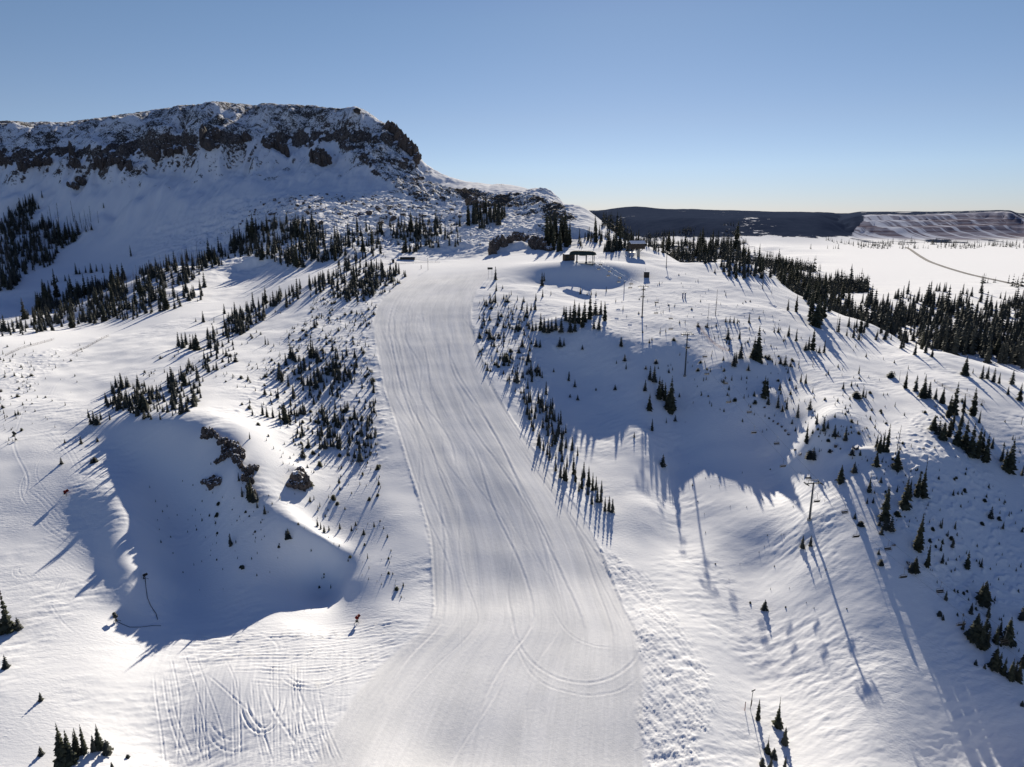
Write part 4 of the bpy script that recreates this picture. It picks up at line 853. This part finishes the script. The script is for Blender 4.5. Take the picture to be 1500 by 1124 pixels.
# ------------------------------------------------------------------ rocks
def at(u, v):
    X, Y, Zz = raycast([u], [v]); return Vector((X[0], Y[0], Zz[0]))
def px_m(p, px):
    """metres covered by px of the photograph at a place"""
    return px * (p.y * CP - p.z * SP) / 1000.0
ROCKM = []
for k in range(7):
    bm = ico_rock(k, .45, 3 if k < 5 else 4, (1, .8, .8)); me = bpy.data.meshes.new('boulder'); bm.to_mesh(me); bm.free(); me.materials.append(M_STONE); ROCKM.append(me)
def boulder(u, v, wpx, hpx, label, group=None, k=0, name='boulder'):
    p = at(u, v); w = px_m(p, wpx) / 2; h = px_m(p, hpx) / 1.4
    o = bpy.data.objects.new(name, ROCKM[k % 7]); COL.objects.link(o); o.location = p + Vector((0, w * .3, h * .35)); o.scale = (w * 1.1, w * 1.0, h); o.rotation_euler = (0, 0, k * 1.7)
    return tag(o, label, 'rock', group)
# craggy outcrops: one mesh each, of many jammed blocks
def outcrop(name, pieces, label, seed, group=None):
    bm = bmesh.new(); r = random.Random(seed); base = at(pieces[0][0], pieces[0][1])
    for i, (u, v, wpx, hpx) in enumerate(pieces):
        p = at(u, v) - base; w = px_m(p + base, wpx) * .66; h = px_m(p + base, hpx) * .72
        for j in range(6):
            b2 = ico_rock(seed * 31 + i * 7 + j, .7, 3, (r.uniform(.55, 1.1), r.uniform(.5, .9), r.uniform(.8, 1.35)))
            rot = Matrix.Rotation(r.uniform(0, 6.28), 4, 'Z'); off = Vector((r.uniform(-.6, .6) * w * (j > 0), r.uniform(-.5, .5) * w * (j > 0), h * (.35 if j == 0 else r.uniform(.1, .7))))
            k = 1 if j == 0 else r.uniform(.35, .75)
            for vv in b2.verts: vv.co = rot @ vv.co; vv.co = Vector((vv.co.x * w * k, vv.co.y * w * k, vv.co.z * h * k)) + off + p
            t = bpy.data.meshes.new('t'); b2.to_mesh(t); bm.from_mesh(t); bpy.data.meshes.remove(t); b2.free()
    me = bpy.data.meshes.new(name); bm.to_mesh(me); bm.free(); me.materials.append(M_STONE)
    o = bpy.data.objects.new(name, me); COL.objects.link(o); o.location = base; return tag(o, label, 'rock', group)
outcrop('rock_outcrop', [(722,372,12,18),(728,366,14,18),(737,360,14,14),(746,356,14,14),(755,352,14,12),(763,352,14,12),(768,351,12,10)], 'dark ledge of rock left of the groomed road on the plateau', 1)
outcrop('rock_outcrop', [(780,362,14,18),(788,364,14,20),(796,366,14,14),(804,368,12,8)], 'squat dark rock knob at the end of the plateau ledge', 2)
outcrop('rock_outcrop', [(298,634,8,10),(304,640,10,14),(311,638,10,12),(318,642,9,9),(296,642,6,6)], 'upper rock outcrop at the top of the spur over the shaded bowl', 3)
outcrop('rock_outcrop', [(322,650,10,10),(330,648,10,9),(336,655,12,12),(344,660,12,12),(351,664,12,12),(356,672,10,12),(346,676,12,12),(334,668,10,9),(326,674,10,10),(318,678,8,6),(328,662,10,10),(340,668,12,12),(350,678,10,10)], 'long broken rock band down the middle of the spur', 4)
outcrop('rock_outcrop', [(352,684,9,9),(358,690,9,10),(366,694,12,14),(366,720,12,14),(372,728,10,12),(374,688,9,9),(361,704,10,12),(368,708,8,12)], 'rock outcrop at the foot of the spur beside its tallest spruce', 5)
outcrop('rock_outcrop', [(300,708,10,8),(310,712,18,15),(320,708,12,10)], 'rounded dark outcrop in the shade left of the spur', 6)
outcrop('rock_outcrop', [(440,690,12,8),(439,699,16,14),(438,712,26,24),(446,716,16,16),(430,714,14,12)], 'round snow-dusted rock right of the spur casting a dark hollow', 7)
for i, (pc, lb) in enumerate([([(566,189,14,12),(575,195,16,16),(584,203,16,20)], 'stepped crag at the brow of the mesa nose'), ([(594,220,17,24),(602,228,17,24),(610,238,14,18)], 'tall square-cut crag jutting from the mesa nose'), 
  ([(462,236,16,18),(476,242,20,22),(470,228,16,14)], 'pair of dark crags left of the mesa nose'), ([(396,216,14,16),(408,220,16,18),(418,226,12,16)], 'dark crag standing below the middle of the mesa rim'), ([(362,206,12,12),(352,210,8,8)], 'small crag in the middle of the cliff line'),
  ([(308,210,24,24),(308,216,20,16)], 'highest dark crag left of the middle of the cliff line'), ([(232,232,18,20),(248,228,18,18),(222,226,14,16),(262,224,14,14),(280,222,14,14)], 'long dark crag row in the middle left of the cliff line'),
  ([(106,236,12,26),(104,222,10,10),(112,244,12,14)], 'narrow upright crag on the left part of the cliff line'), ([(150,242,16,20),(164,240,14,16),(178,246,16,18),(190,246,12,12)], 'broken crag row left of the long dark one'),
  ([(30,248,14,18),(42,246,14,16),(58,242,12,14),(70,240,12,12)], 'broad crag row near the left edge of the cliff line'), ([(2,238,14,16),(12,240,12,14)], 'crag cut by the left edge of the picture'), ([(108,276,12,10),(118,270,12,10)], 'brown crag below the cliff line at left')]):
    outcrop('cliff_crag', pc, lb, 40 + i, 'crags along the mesa cliff line')
outcrop('rock_outcrop', [(690,300,14,14),(696,302,14,11),(703,304,12,8)], 'pointed crag above the tall spruces on the ridge', 8)
boulder(541,314,18,9,'wedge-shaped dark boulder on the moraine field', 'large boulders on the moraine', 1)
boulder(553,308,10,8,'squat boulder right of the wedge-shaped one', 'large boulders on the moraine', 2)
boulder(557,328,15,8,'snow-capped boulder below the wedge-shaped one', 'large boulders on the moraine', 3)
boulder(576,323,14,9,'long low boulder right of the snow-capped one', 'large boulders on the moraine', 4)
boulder(571,315,8,6,'small boulder above the long low one', 'large boulders on the moraine', 0)
boulder(450,313,9,7,'lone boulder above the wooded moraine', 'large boulders on the moraine', 5)
boulder(470,329,10,8,'blue-shaded boulder at the top of the wooded moraine', 'large boulders on the moraine', 6)
boulder(522,161,0.1,0.1,'', None, 1) if False else None
boulder(1245,342,1,1,'') if False else None
rb = random.Random(5); mor = place(fill([(330,345),(380,290),(480,285),(560,285),(660,300),(700,320),(640,330),(560,320),(480,320),(420,310),(370,345)], 170, 3.2, 'm', 301, .4))
for i, t in enumerate(mor):
    o = bpy.data.objects.new('boulder', ROCKM[rb.randrange(7)]); COL.objects.link(o); w = t[7] * rb.uniform(.45, .9); o.location = (t[4], t[5], t[6] + w * .2); o.scale = (w, w * .8, w * rb.uniform(.5, .8)); o.rotation_euler = (0, 0, rb.uniform(0, 6)); tag(o, 'small dark boulder strewn on the snowy moraine below the mesa', 'rock', 'boulders strewn on the moraine')
for i, (u, v, w, h) in enumerate([(1140,622,6,4),(1145,626,5,4),(1151,632,6,4),(1155,637,5,4),(1133,618,4,3),(1165,660,6,4),(1172,667,7,5),(1228,640,8,5),(1225,655,8,6),(1218,662,6,4),(1255,658,10,7),(1120,598,5,3),(1241,604,5,3),(1310,800,7,5),(1330,826,7,5)]):
    boulder(u, v, w, h, f'{ORD[i]} rock from the left among those peeping out on the right slope' if 0 else 'dark rock peeping out of the snow on the shoulder below the netting', 'rocks peeping out on the right slope', i)

# ------------------------------------------------------------------ the chairlift
def tower(p, H, head, label, group, sc=1.0):
    t = thing('lift_tower', p, head, label, 'lift tower', group)
    MB().tube((0, 0, -1), (0, 0, H), .42 * sc, .27 * sc, 12).build('pole', M_STEEL, t, True)
    MB().tube((0, 0, -1.2), (0, 0, .5), .9 * sc, .8 * sc, 12).build('footing', M_CONC, t)
    ca = MB(); ca.box((0, 0, H - .2), (6.4 * sc, .35, .4)); ca.box((0, 0, H + .9), (4.6 * sc, .12, .12)); ca.box((0, .55, H + .95), (4.6 * sc, .1, .1))
    for x in (-2.2, -1.1, 0, 1.1, 2.2): ca.box((x * sc, 0, H + .4), (.1, .1, 1.0)); ca.box((x * sc, .3, H + .93), (.07, .6, .07))
    ca.build('crossarm', M_STEEL, t)
    for s in (-1, 1):
        sh = MB(); sh.box((s * 3.0 * sc, 0, H - .45), (.14, 3.6 * sc, .22)); 
        for y in (-1.5, -.9, -.3, .3, .9, 1.5): sh.tube((s * 3.0 * sc - .09, y * sc, H - .28), (s * 3.0 * sc + .09, y * sc, H - .28), .22, .22, 10)
        sh.build('sheave_assembly', M_DARKSTEEL, t)
        MB().box((s * 2.4 * sc, .55, H - .9), (1.1, .7, .06)).box((s * 2.4 * sc, .9, H - .5), (1.1, .05, .05)).build('work_platform', M_STEEL, t)
    ld = MB()
    for x in (-.2, .2): ld.box((x, -.55 * sc, H / 2), (.05, .05, H - 1))
    for k in range(int(H / .5)): ld.box((0, -.55 * sc, .6 + k * .5), (.4, .04, .04))
    ld.build('ladder', M_DARKSTEEL, t)
    return t
def lineY(Y): return 62 + (560 - Y) * .1806
HEAD = math.atan2(.1806, 1.0)           # turn of a tower so that its arm stands across the line
tops = []
for (u, v, vt, lab) in ((941,455,420,'tall lift tower on the bright knoll below the upper station'), (1005,520,490,'lift tower with a wide crossarm at the brink of the shaded bowl'), (1186,757,708,'nearest lift tower, standing in blue shade with its railed platform')):
    a, tt_ = ray(u, v); Yt = (62 + 560 * .1806) / (float(a) + .1806); x = float(a) * Yt; z = float(ground(x, Yt)[0])
    _, v0 = proj(x, Yt, z); _, v1 = proj(x, Yt, z + 1); H = (v0 - vt) / (v0 - v1)
    tower((x, Yt, z), H, HEAD, lab, 'towers of the main chairlift'); tops.append(Vector((x, Yt, z + H - .1)))
xn, yn = lineY(112), 112.0; zn = -127.0
tower((xn, yn, zn), 13, HEAD, 'lift tower at the foot of the line outside the lower right corner', 'towers of the main chairlift'); tops.append(Vector((xn, yn, zn + 13)))
cross = Vector((math.cos(HEAD), math.sin(HEAD), 0))
stA = at(852, 386); termtop = Vector((62 + 1.5, 556, stA.z + 6.5))
nodes = [termtop] + tops
def sag(a, b, t, k): 
    L = (b - a).length; p = a.lerp(b, t); p.z -= 4 * k * L * t * (1 - t); return p
chair_parts = None
def chair(p, rz, label, group):
    global chair_parts
    t = thing('lift_chair', p, rz, label, 'lift chair', group)
    if chair_parts is None:
        h = MB(); h.path([(0, 0, 0), (0, 0, -.9), (0, -.15, -1.7), (0, -.1, -2.2)], .05, 6); h.box((0, 0, 0), (.12, .4, .14))
        hang = h.build('hanger', M_STEEL, t)
        f = MB(); f.path([(-1.25, .1, -3.5), (-1.25, -.15, -3.0), (-1.2, -.15, -2.25), (1.2, -.15, -2.25), (1.25, -.15, -3.0), (1.25, .1, -3.5), (-1.25, .1, -3.5)], .045, 6)
        f.path([(-1.2, .5, -2.9), (-1.2, .5, -3.9)], .03, 5); f.path([(1.2, .5, -2.9), (1.2, .5, -3.9)], .03, 5); f.path([(-1.2, .5, -3.9), (1.2, .5, -3.9)], .03, 5); f.path([(-1.2, -.15, -2.9), (-1.2, .5, -2.9), (1.2, .5, -2.9), (1.2, -.15, -2.9)], .03, 5)
        frame = f.build('frame', M_DARKSTEEL, t)
        seat = MB().box((0, .2, -3.45), (2.35, .55, .1)).build('seat', M_RUBBER, t); back = MB().box((0, -.12, -3.05), (2.35, .08, .55)).build('backrest', M_RUBBER, t)
        chair_parts = [hang, frame, seat, back]
    else:
        for s in chair_parts: link_copy(s, t)
    return t
cg = 'chairs hanging from the main chairlift'; seq = 0
for side in (-1, 1):
    rope = MB()
    for i, (A_, B_v) in enumerate(zip(nodes[:-1], nodes[1:])):
        a_ = A_ + cross * (side * 3.0); b_ = B_v + cross * (side * 3.0); L = (b_ - a_).length; kk = .018
        rope.path([sag(a_, b_, q / 14, kk) for q in range(15)], .022, 4)
        n = max(1, int(round(L / 24)))
        for j in range(n):
            tq = (j + (.32 if side < 0 else .68)) / n; seq += 1
            p = sag(a_, b_, tq, kk)
            span = ['above the knoll tower', 'below the knoll tower', 'below the brink tower', 'below the nearest tower'][i]
            chair(p, HEAD + (0 if side < 0 else math.pi), f'{ORD[j]} empty chair {span} on the {"left" if side < 0 else "right"} cable', cg)
    tag(rope.build('haul_rope', M_DARKSTEEL), f'thin steel cable on the {"left" if side < 0 else "right"} side of the main chairlift', 'cable', 'cables of the main chairlift')

# upper station: a long rounded canopy on columns
st = thing('lift_station', (stA.x + 1, stA.y + 2, stA.z), -0.42, 'upper lift station with a long rounded green canopy on columns', 'lift station')
L2, R2 = 11.5, 4.0
def canopy():
    m = MB(); ns, nr = 22, 12; ring = []
    for i in range(ns + 1):
        x = -L2 + 2 * L2 * i / ns; k = math.sqrt(max(0.0, 1 - (abs(x) / L2) ** 5)); row = []
        for j in range(nr + 1):
            a = math.pi * j / nr; row.append((x, math.cos(a) * R2 * (.25 + .75 * k), 7.0 + math.sin(a) * 3.1 * k))
        ring.append(row)
    V = [p for r_ in ring for p in r_]; F = []
    for i in range(ns):
        for j in range(nr): o = i * (nr + 1) + j; F.append((o, o + 1, o + nr + 2, o + nr + 1))
    m.add(V, F); m.box((0, 0, 6.8), (2 * L2 - 3, 2 * R2 * .9, .35)); return m
cn = canopy().build('canopy', M_GREEN, st, True)
rib = MB()
for x in (-8, -4, 0, 4, 8):
    pts_ = [(x, math.cos(math.pi * j / 10) * 4.06, 7.0 + math.sin(math.pi * j / 10) * 3.16) for j in range(11)]; rib.path(pts_, .08, 4)
rib.build('rib', M_STEEL, cn)
for x, w in ((-5, 1.0), (3, .9)): MB().tube((x, 0, -1), (x, 0, 1.4), w * 1.5, w, 8).tube((x, 0, 1.4), (x, 0, 6.8), w * .6, w * .6, 8).build('column', M_STEEL, st)
MB().tube((9, 2, -2), (9, 2, 6.8), .35, .35, 8).build('column', M_STEEL, st); MB().tube((9, -2, -2), (9, -2, 6.8), .3, .3, 8).build('column', M_STEEL, st)
MB().tube((0, 0, 6.1), (0, 0, 6.5), 3.0, 3.0, 20).build('bullwheel', M_DARKSTEEL, st)
MB().box((0, 0, -.1), (20, 6.5, .5)).build('loading_deck', M_CONC, st)
def hut(u, v, w, d, h, label, name='operator_hut', rz=0.3, snow=.25, z_off=0, roofh=.5, wall=M_WOOD, cat='hut'):
    p = at(u, v); t = thing(name, (p.x, p.y, p.z + z_off), rz, label, cat)
    wl = MB().box((0, 0, h / 2 - .4), (w, d, h + .8)).build('wall', wall, t)
    V = [(-w*.6, -d*.6, h), (w*.6, -d*.6, h), (w*.6, d*.6, h), (-w*.6, d*.6, h), (-w*.6, 0, h + roofh * 1.0), (w*.6, 0, h + roofh * 1.0)]
    rf = MB(); rf.add(V, [(0,1,5,4), (2,3,4,5), (0,4,3), (1,2,5), (3,2,1,0)]); ro = rf.build('roof', M_DARKSTEEL, t)
    s = MB(); s.add([(x, y, z + .06) for x, y, z in V] + [(x * .97, y * .97, z + snow + .06) for x, y, z in V], [(6,7,11,10), (8,9,10,11), (0,1,7,6), (2,3,9,8), (6,10,9), (7,8,11), (0,6,9,3), (1,2,8,7)])
    s.build('snow_cover', M_ROOFSNOW, ro)
    for x in (-w * .25, w * .25):
        f = MB().box((x, -d / 2 - .03, h * .6), (w * .26, .06, h * .3)).build('window', M_STEEL, t); MB().box((x, -d / 2 - .075, h * .6), (w * .22, .03, h * .25)).build('pane', M_GLASS, f)
    dr = MB().box((w / 2 + .04, 0, h * .36), (.08, d * .3, h * .68)).build('door', M_DARKSTEEL, t); MB().box((w / 2 + .1, d * .1, h * .34), (.05, .06, .12)).build('handle', M_STEEL, dr)
    return t
hut(833, 382, 8.5, 6, 5.2, 'dark two-windowed operator hut left of the rounded canopy')
t = hut(947, 406, 4.0, 4.0, 4.0, 'small dark hut with a mast on the open snow', name='pump_hut', rz=-.1); MB().tube((-1, 0, 3), (-1.1, 0, 7.5), .1, .06, 6).build('mast', M_STEEL, t)
hut(597, 380, 14, 6, 2.2, 'low half-buried shed beside the cat road', name='shed', rz=.1, snow=.5)
hut(576, 385, 2.2, 2.2, 3.2, 'tiny dark box hut at the edge of the cat road', name='pump_box', rz=.1)
# the old station: a boxy cabin on one stout column
p = at(932, 376); st2 = thing('lift_station', p, .15, 'boxy dark lift station perched on a single column with snow on top', 'lift station')
cb = MB().box((0, 0, 9.2), (13, 8.5, 4.6)).build('cabin', M_WOOD, st2)
rf = MB(); V = [(-7.2, -4.9, 11.5), (7.2, -4.9, 11.5), (7.2, 4.9, 11.5), (-7.2, 4.9, 11.5), (-7.2, 0, 13.6), (7.2, 0, 13.6)]; rf.add(V, [(0,1,5,4), (2,3,4,5), (0,4,3), (1,2,5), (3,2,1,0)]); ro = rf.build('roof', M_DARKSTEEL, st2)
s = MB(); s.add([(x, y, z + .05) for x, y, z in V] + [(x * .97, y * .97, z + .5) for x, y, z in V], [(6,7,11,10), (8,9,10,11), (0,1,7,6), (2,3,9,8), (6,10,9), (7,8,11)]); s.build('snow_cover', M_ROOFSNOW, ro)
MB().tube((2, 0, -2), (2, 0, 7), 1.5, 1.1, 10).build('column', M_CONC, st2)
for q in (-1, 1): MB().tube((2, 0, 3.5), (2 + q * 4.5, 0, 7), .3, .3, 6).build('brace', M_DARKSTEEL, st2)
MB().box((-4, 0, 3.8), (7, 6, .3)).tube((-7, -2.5, -2), (-7, -2.5, 3.8), .2, .2, 6).tube((-7, 2.5, -2), (-7, 2.5, 3.8), .2, .2, 6).tube((-3, -2.5, -2), (-3, -2.5, 3.8), .2, .2, 6).build('platform', M_DARKSTEEL, st2)
for (u, v, vt, lab) in ((976,392,370,'slim far lift tower right of the boxy station'), (1117,423,400,'slim lift tower among the spruces on the ridge')):
    p = at(u, v); _, v0 = proj(p.x, p.y, p.z); _, v1 = proj(p.x, p.y, p.z + 1); tower(p, (v0 - vt) / (v0 - v1), -.9, lab, 'towers of the second chairlift', .7)
# far summit building
p = at(523, 170); 
X, Y, Zz = raycast([523], [166]); p = Vector((X[0], Y[0], Zz[0])) if not math.isnan(X[0]) else p
sb = thing('lookout_building', p, .2, 'small stone lookout shelter on the skyline at the mesa brink', 'shelter')
MB().box((0, 0, 2.5), (13, 9, 6)).build('wall', M_STONE, sb)
rf = MB(); V = [(-8, -6, 5.6), (8, -6, 5.6), (8, 6, 5.6), (-8, 6, 5.6), (-1, 0, 10), (1, 0, 10)]; rf.add(V, [(0,1,5,4), (2,3,4,5), (0,4,3), (1,2,5), (3,2,1,0)]); rf.build('roof', M_DARKSTEEL, sb)
for x in (-3.5, 3.5): MB().box((x, -4.6, 3), (2, .2, 2)).build('window', M_GLASS, sb)

# ------------------------------------------------------------------ snow guns, signs, posts, netting
def snow_gun(u, v, col_, label, rz, s=1.0, mast=1.2):
    p = at(u, v); t = thing('snow_gun', p, rz, label, 'snow gun', None)
    m = MB(); n = 16
    for (x0, r0), (x1, r1) in zip([(-.7, .5), (-.55, .62), (.2, .55), (.85, .5)], [(-.55, .62), (.2, .55), (.85, .5), (.95, .54)]): m.tube((x0 * s, 0, (mast + .9) * s + x0 * .35 * s), (x1 * s, 0, (mast + .9) * s + x1 * .35 * s), r0 * s, r1 * s, n)
    ba = m.build('barrel', col_, t, True)
    MB().tube((.95 * s, 0, (mast + 1.23) * s), (1.0 * s, 0, (mast + 1.25) * s), .42 * s, .42 * s, 14).build('nozzle_ring', M_RUBBER, ba)
    MB().box((0, .62 * s, (mast + .7) * s), (.15 * s, .08 * s, .7 * s)).box((0, -.62 * s, (mast + .7) * s), (.15 * s, .08 * s, .7 * s)).box((0, 0, (mast + .35) * s), (.2 * s, 1.3 * s, .1 * s)).tube((0, 0, .2 * s), (0, 0, (mast + .35) * s), .12 * s, .12 * s, 8).build('yoke', M_DARKSTEEL, t)
    for a in (0.4, 2.5, 4.6): MB().tube((0, 0, .7 * s), (math.cos(a) * 1.3 * s, math.sin(a) * 1.3 * s, -.25), .06 * s, .06 * s, 6).build('leg', M_DARKSTEEL, t)
    MB().box((-.5 * s, 0, .75 * s), (.5 * s, .5 * s, .7 * s)).build('control_box', M_DARKSTEEL, t)
    return t
snow_gun(170, 911, M_DARKSTEEL, 'dark fan snow gun on the bright ledge left of the bowl floor', 2.4, 1.05)
snow_gun(213, 849, M_RUBBER, 'black fan snow gun in deep shade with a hose trailing below', .5, .8)
snow_gun(97, 725, M_RED, 'red fan snow gun among the tree shadows on the left bank', .8, 1.0, .5)
snow_gun(524, 912, M_RED, 'red fan snow gun at the edge of the churned snow near the run', .9, .95)
g = snow_gun(23, 646, M_DARKSTEEL, 'dark snow gun raised on a post at the far left', 2.6, 1.0, 2.6)
def hose(uv, r, label):
    pts_ = [at(u, v) + Vector((0, 0, .06)) for u, v in uv]
    tag(MB().path(pts_, r, 6).build('hose', M_RUBBER), label, 'hose')
hose([(213,849),(214,862),(216,876),(221,888),(229,900),(231,908)], .09, 'black hose running down the bowl from the shaded snow gun')
hose([(172,911),(180,915),(190,919),(205,919),(222,917),(236,917)], .07, 'thin hose looping right from the snow gun on the ledge')
def board(u, v, vt, w, h, label, rz=0, posts=1, tilt=0, name='trail_sign'):
    p = at(u, v); _, v0 = proj(p.x, p.y, p.z); _, v1 = proj(p.x, p.y, p.z + 1); H = (v0 - vt) / (v0 - v1)
    t = thing(name, p, rz, label, 'sign'); t.rotation_euler = (0, tilt, rz)
    for k in range(posts):
        x = 0 if posts == 1 else (-.35 + .7 * k) * w
        MB().tube((x, 0, -.6), (x, 0, H - (h if posts > 1 else h * .5)), .09, .08, 8).build('post', M_BARK, t)
    MB().box((0, -.1, H - h / 2), (w, .1, h)).build('board', M_SIGN, t)
    MB().box((0, -.1, H + .04), (w * 1.02, .2, .08)).build('snow_cap', M_ROOFSNOW, t)
    return t
tb = board(1099, 1039, 1011, 1.5, .5, 'sign board on a tall post beside the foreground spruces', .55, 1, .08)
MB().tube((.1, 0, 1.0), (.1, 0, 3.0), .17, .17, 8).build('pad', M_BARK, tb)
board(718, 408, 392, 4.0, 1.6, 'wide dark sign board on two posts at the top of the run', 0, 2)
def post(u, v, vt, r, label, mat=M_BARK, group=None, name='marker_post'):
    p = at(u, v); _, v0 = proj(p.x, p.y, p.z); _, v1 = proj(p.x, p.y, p.z + 1); H = (v0 - vt) / (v0 - v1)
    t = thing(name, p, 0, label, 'post', group)
    MB().tube((0, 0, -.5), (0, 0, H), r, r * .8, 8).build('shaft', mat, t); MB().tube((0, 0, H), (0, 0, H + r), r * 1.3, r * .9, 8).build('cap', M_DARKSTEEL, t)
    return t
post(627, 396, 378, .16, 'tall thin pole beside the cat road at the crest', M_STEEL)
post(1037, 470, 445, .12, 'thin pole above the netting on the bright snow', M_STEEL)
post(914, 430, 413, .3, 'blue padded pole on the path above the hollow', M_BLUEPAD)
post(1000, 437, 430, .5, 'left one of two blue padded posts side by side', M_BLUEPAD, 'pair of padded posts'); post(1003.5, 437, 430, .5, 'right one of two blue padded posts side by side', M_BLUEPAD, 'pair of padded posts')
post(617, 394, 389, .25, 'short post with a shadow at the left corner of the run top', M_DARKSTEEL)
post(1496, 622, 612, .14, 'lone pole on the bright slope at the far right', M_STEEL)
post(1091, 1041, 1029, .12, 'thin snow lance pole left of the foreground sign', M_RED, None, 'snow_lance')
def fence(uv, h, step, label, mat, group=None):
    w = smooth_path(uv, 8); pts_ = [Vector((x, y, float(ground(x, y)[0]))) for x, y in w]
    t = thing('snow_fence', pts_[0], 0, label, 'fence', group); o = pts_[0]
    net = MB(); top = [p - o + Vector((0, 0, h)) for p in pts_]; bot = [p - o + Vector((0, 0, .12)) for p in pts_]
    for k in range(len(pts_) - 1):
        for f in (0, .25, .5, .75, 1.0):
            a_ = bot[k].lerp(top[k], f); b_ = bot[k+1].lerp(top[k+1], f); net.tube(a_, b_, .025, .025, 4)
        n = max(2, int((top[k+1] - top[k]).length / .45))
        for j in range(n):
            q = j / n; net.tube(bot[k].lerp(bot[k+1], q), top[k].lerp(top[k+1], q), .02, .02, 4)
    net.build('netting', mat, t)
    acc = 0; last = None
    for k, p in enumerate(pts_):
        if last is None or (p - last).length > step:
            MB().tube(p - o + Vector((0, 0, -.3)), p - o + Vector((0, 0, h + .2)), .06, .05, 6).build('post', M_BARK, t); last = p
    return t
fence([(1021,476),(1030,486),(1040,497),(1052,508),(1066,516)], 1.5, 5, 'red safety netting curving along the top of the netted bank', M_RED2)
fence([(8,522),(30,512),(55,505),(80,498)], 1.4, 5, 'weathered slat fence, left one of two on the left snowfield', M_FENCE, 'slat fences on the left snowfield')
fence([(106,519),(125,510),(142,502),(160,494)], 1.4, 5, 'weathered slat fence, right one of two on the left snowfield', M_FENCE, 'slat fences on the left snowfield')
fence([(1372,562),(1395,572),(1420,582),(1443,592)], 1.4, 6, 'pale slat fence across the sunlit piste on the right', M_FENCE)
fence([(560,389),(590,387),(620,385),(645,385)], 1.2, 6, 'low rope fence along the far side of the cat road', M_FENCE)

# ------------------------------------------------------------------ the road over the plain
road_uv = [(1326,362),(1334,366),(1345,374),(1360,383),(1385,392),(1415,401),(1450,409),(1500,419),(1560,430)]
w = world_poly(road_uv)
fine = []
for (x0, y0), (x1, y1) in zip(w[:-1], w[1:]):
    for k in range(12): fine.append((x0 + (x1 - x0) * k / 12, y0 + (y1 - y0) * k / 12))
fine = np.array(fine); ker5 = np.ones(9) / 9
fine = np.c_[np.convolve(np.pad(fine[:, 0], 4, 'edge'), ker5, 'valid'), np.convolve(np.pad(fine[:, 1], 4, 'edge'), ker5, 'valid')]
V, F = [], []
for k, (x, y) in enumerate(fine):
    d = fine[min(k + 1, len(fine) - 1)] - fine[max(k - 1, 0)]; d = d / (np.hypot(*d) + 1e-9); nx, ny = -d[1], d[0]
    for q in (-1, 0, 1): xx, yy = x + nx * q * 5, y + ny * q * 5; V.append((xx, yy, float(ground(xx, yy)[0]) + .5))
    if k: o = k * 3; F += [(o - 3, o - 2, o + 1, o), (o - 2, o - 1, o + 2, o + 1)]
m = MB(); m.add(V, F); m.build('road', M_ROAD)['kind'] = 'structure'
# ------------------------------------------------------------------ camera, sun, sky
cam_d = bpy.data.cameras.new('camera'); cam = bpy.data.objects.new('camera', cam_d); COL.objects.link(cam)
cam_d.sensor_width = 36; cam_d.lens = 24.0; cam_d.clip_start = 1; cam_d.clip_end = 90000
cam.rotation_euler = (math.radians(90) - PITCH, 0, 0); SC.camera = cam
SUN_EL, SUN_AZ = math.radians(24.0), math.radians(9.5)
sd = Vector((math.sin(SUN_AZ) * math.cos(SUN_EL), math.cos(SUN_AZ) * math.cos(SUN_EL), math.sin(SUN_EL)))
sun_d = bpy.data.lights.new('sun', 'SUN'); sun = bpy.data.objects.new('sun', sun_d); COL.objects.link(sun)
sun_d.energy = SUN_E = 7.0; sun_d.angle = math.radians(0.53); sun_d.color = (1.0, 0.915, 0.775)
sun.rotation_euler = sd.to_track_quat('Z', 'Y').to_euler()
wd = bpy.data.worlds.new('World'); SC.world = wd; wd.use_nodes = True
nt = wd.node_tree; nt.nodes.clear()
sky = nt.nodes.new('ShaderNodeTexSky'); sky.sky_type = 'NISHITA'; sky.sun_disc = False
sky.sun_elevation = SUN_EL; sky.sun_rotation = SUN_AZ; sky.altitude = 3300; sky.air_density = 1.0; sky.dust_density = 0.35; sky.ozone_density = 1.6
bg = nt.nodes.new('ShaderNodeBackground'); out = nt.nodes.new('ShaderNodeOutputWorld')
bg.inputs['Strength'].default_value = 0.08
tcw = nt.nodes.new('ShaderNodeTexCoord'); spw = nt.nodes.new('ShaderNodeSeparateXYZ'); nt.links.new(tcw.outputs['Generated'], spw.inputs[0])
cr = nt.nodes.new('ShaderNodeValToRGB'); nt.links.new(spw.outputs[2], cr.inputs[0])
els = cr.color_ramp.elements; els[0].position = 0.0; els[0].color = (0.66, 0.66, 0.84, 1); els[1].position = 1.0; els[1].color = (0.90, 0.90, 1.16, 1)
for p_, c_ in ((0.06, (0.88, 0.86, 0.95, 1)), (0.12, (0.96, 0.90, 0.93, 1)), (0.24, (1, 1, 1, 1)), (0.5, (0.90, 0.91, 1.14, 1))): e = els.new(p_); e.color = c_
mw = nt.nodes.new('ShaderNodeMix'); mw.data_type = 'RGBA'; mw.blend_type = 'MULTIPLY'; mw.inputs[0].default_value = 1.0
nt.links.new(sky.outputs[0], mw.inputs[6]); nt.links.new(cr.outputs[0], mw.inputs[7]); nt.links.new(mw.outputs[2], bg.inputs[0]); nt.links.new(bg.outputs[0], out.inputs[0])
SC.view_settings.view_transform = 'Standard'; SC.view_settings.look = 'None'; SC.view_settings.exposure = 0; SC.view_settings.gamma = 1
SC.cycles.max_bounces = 4
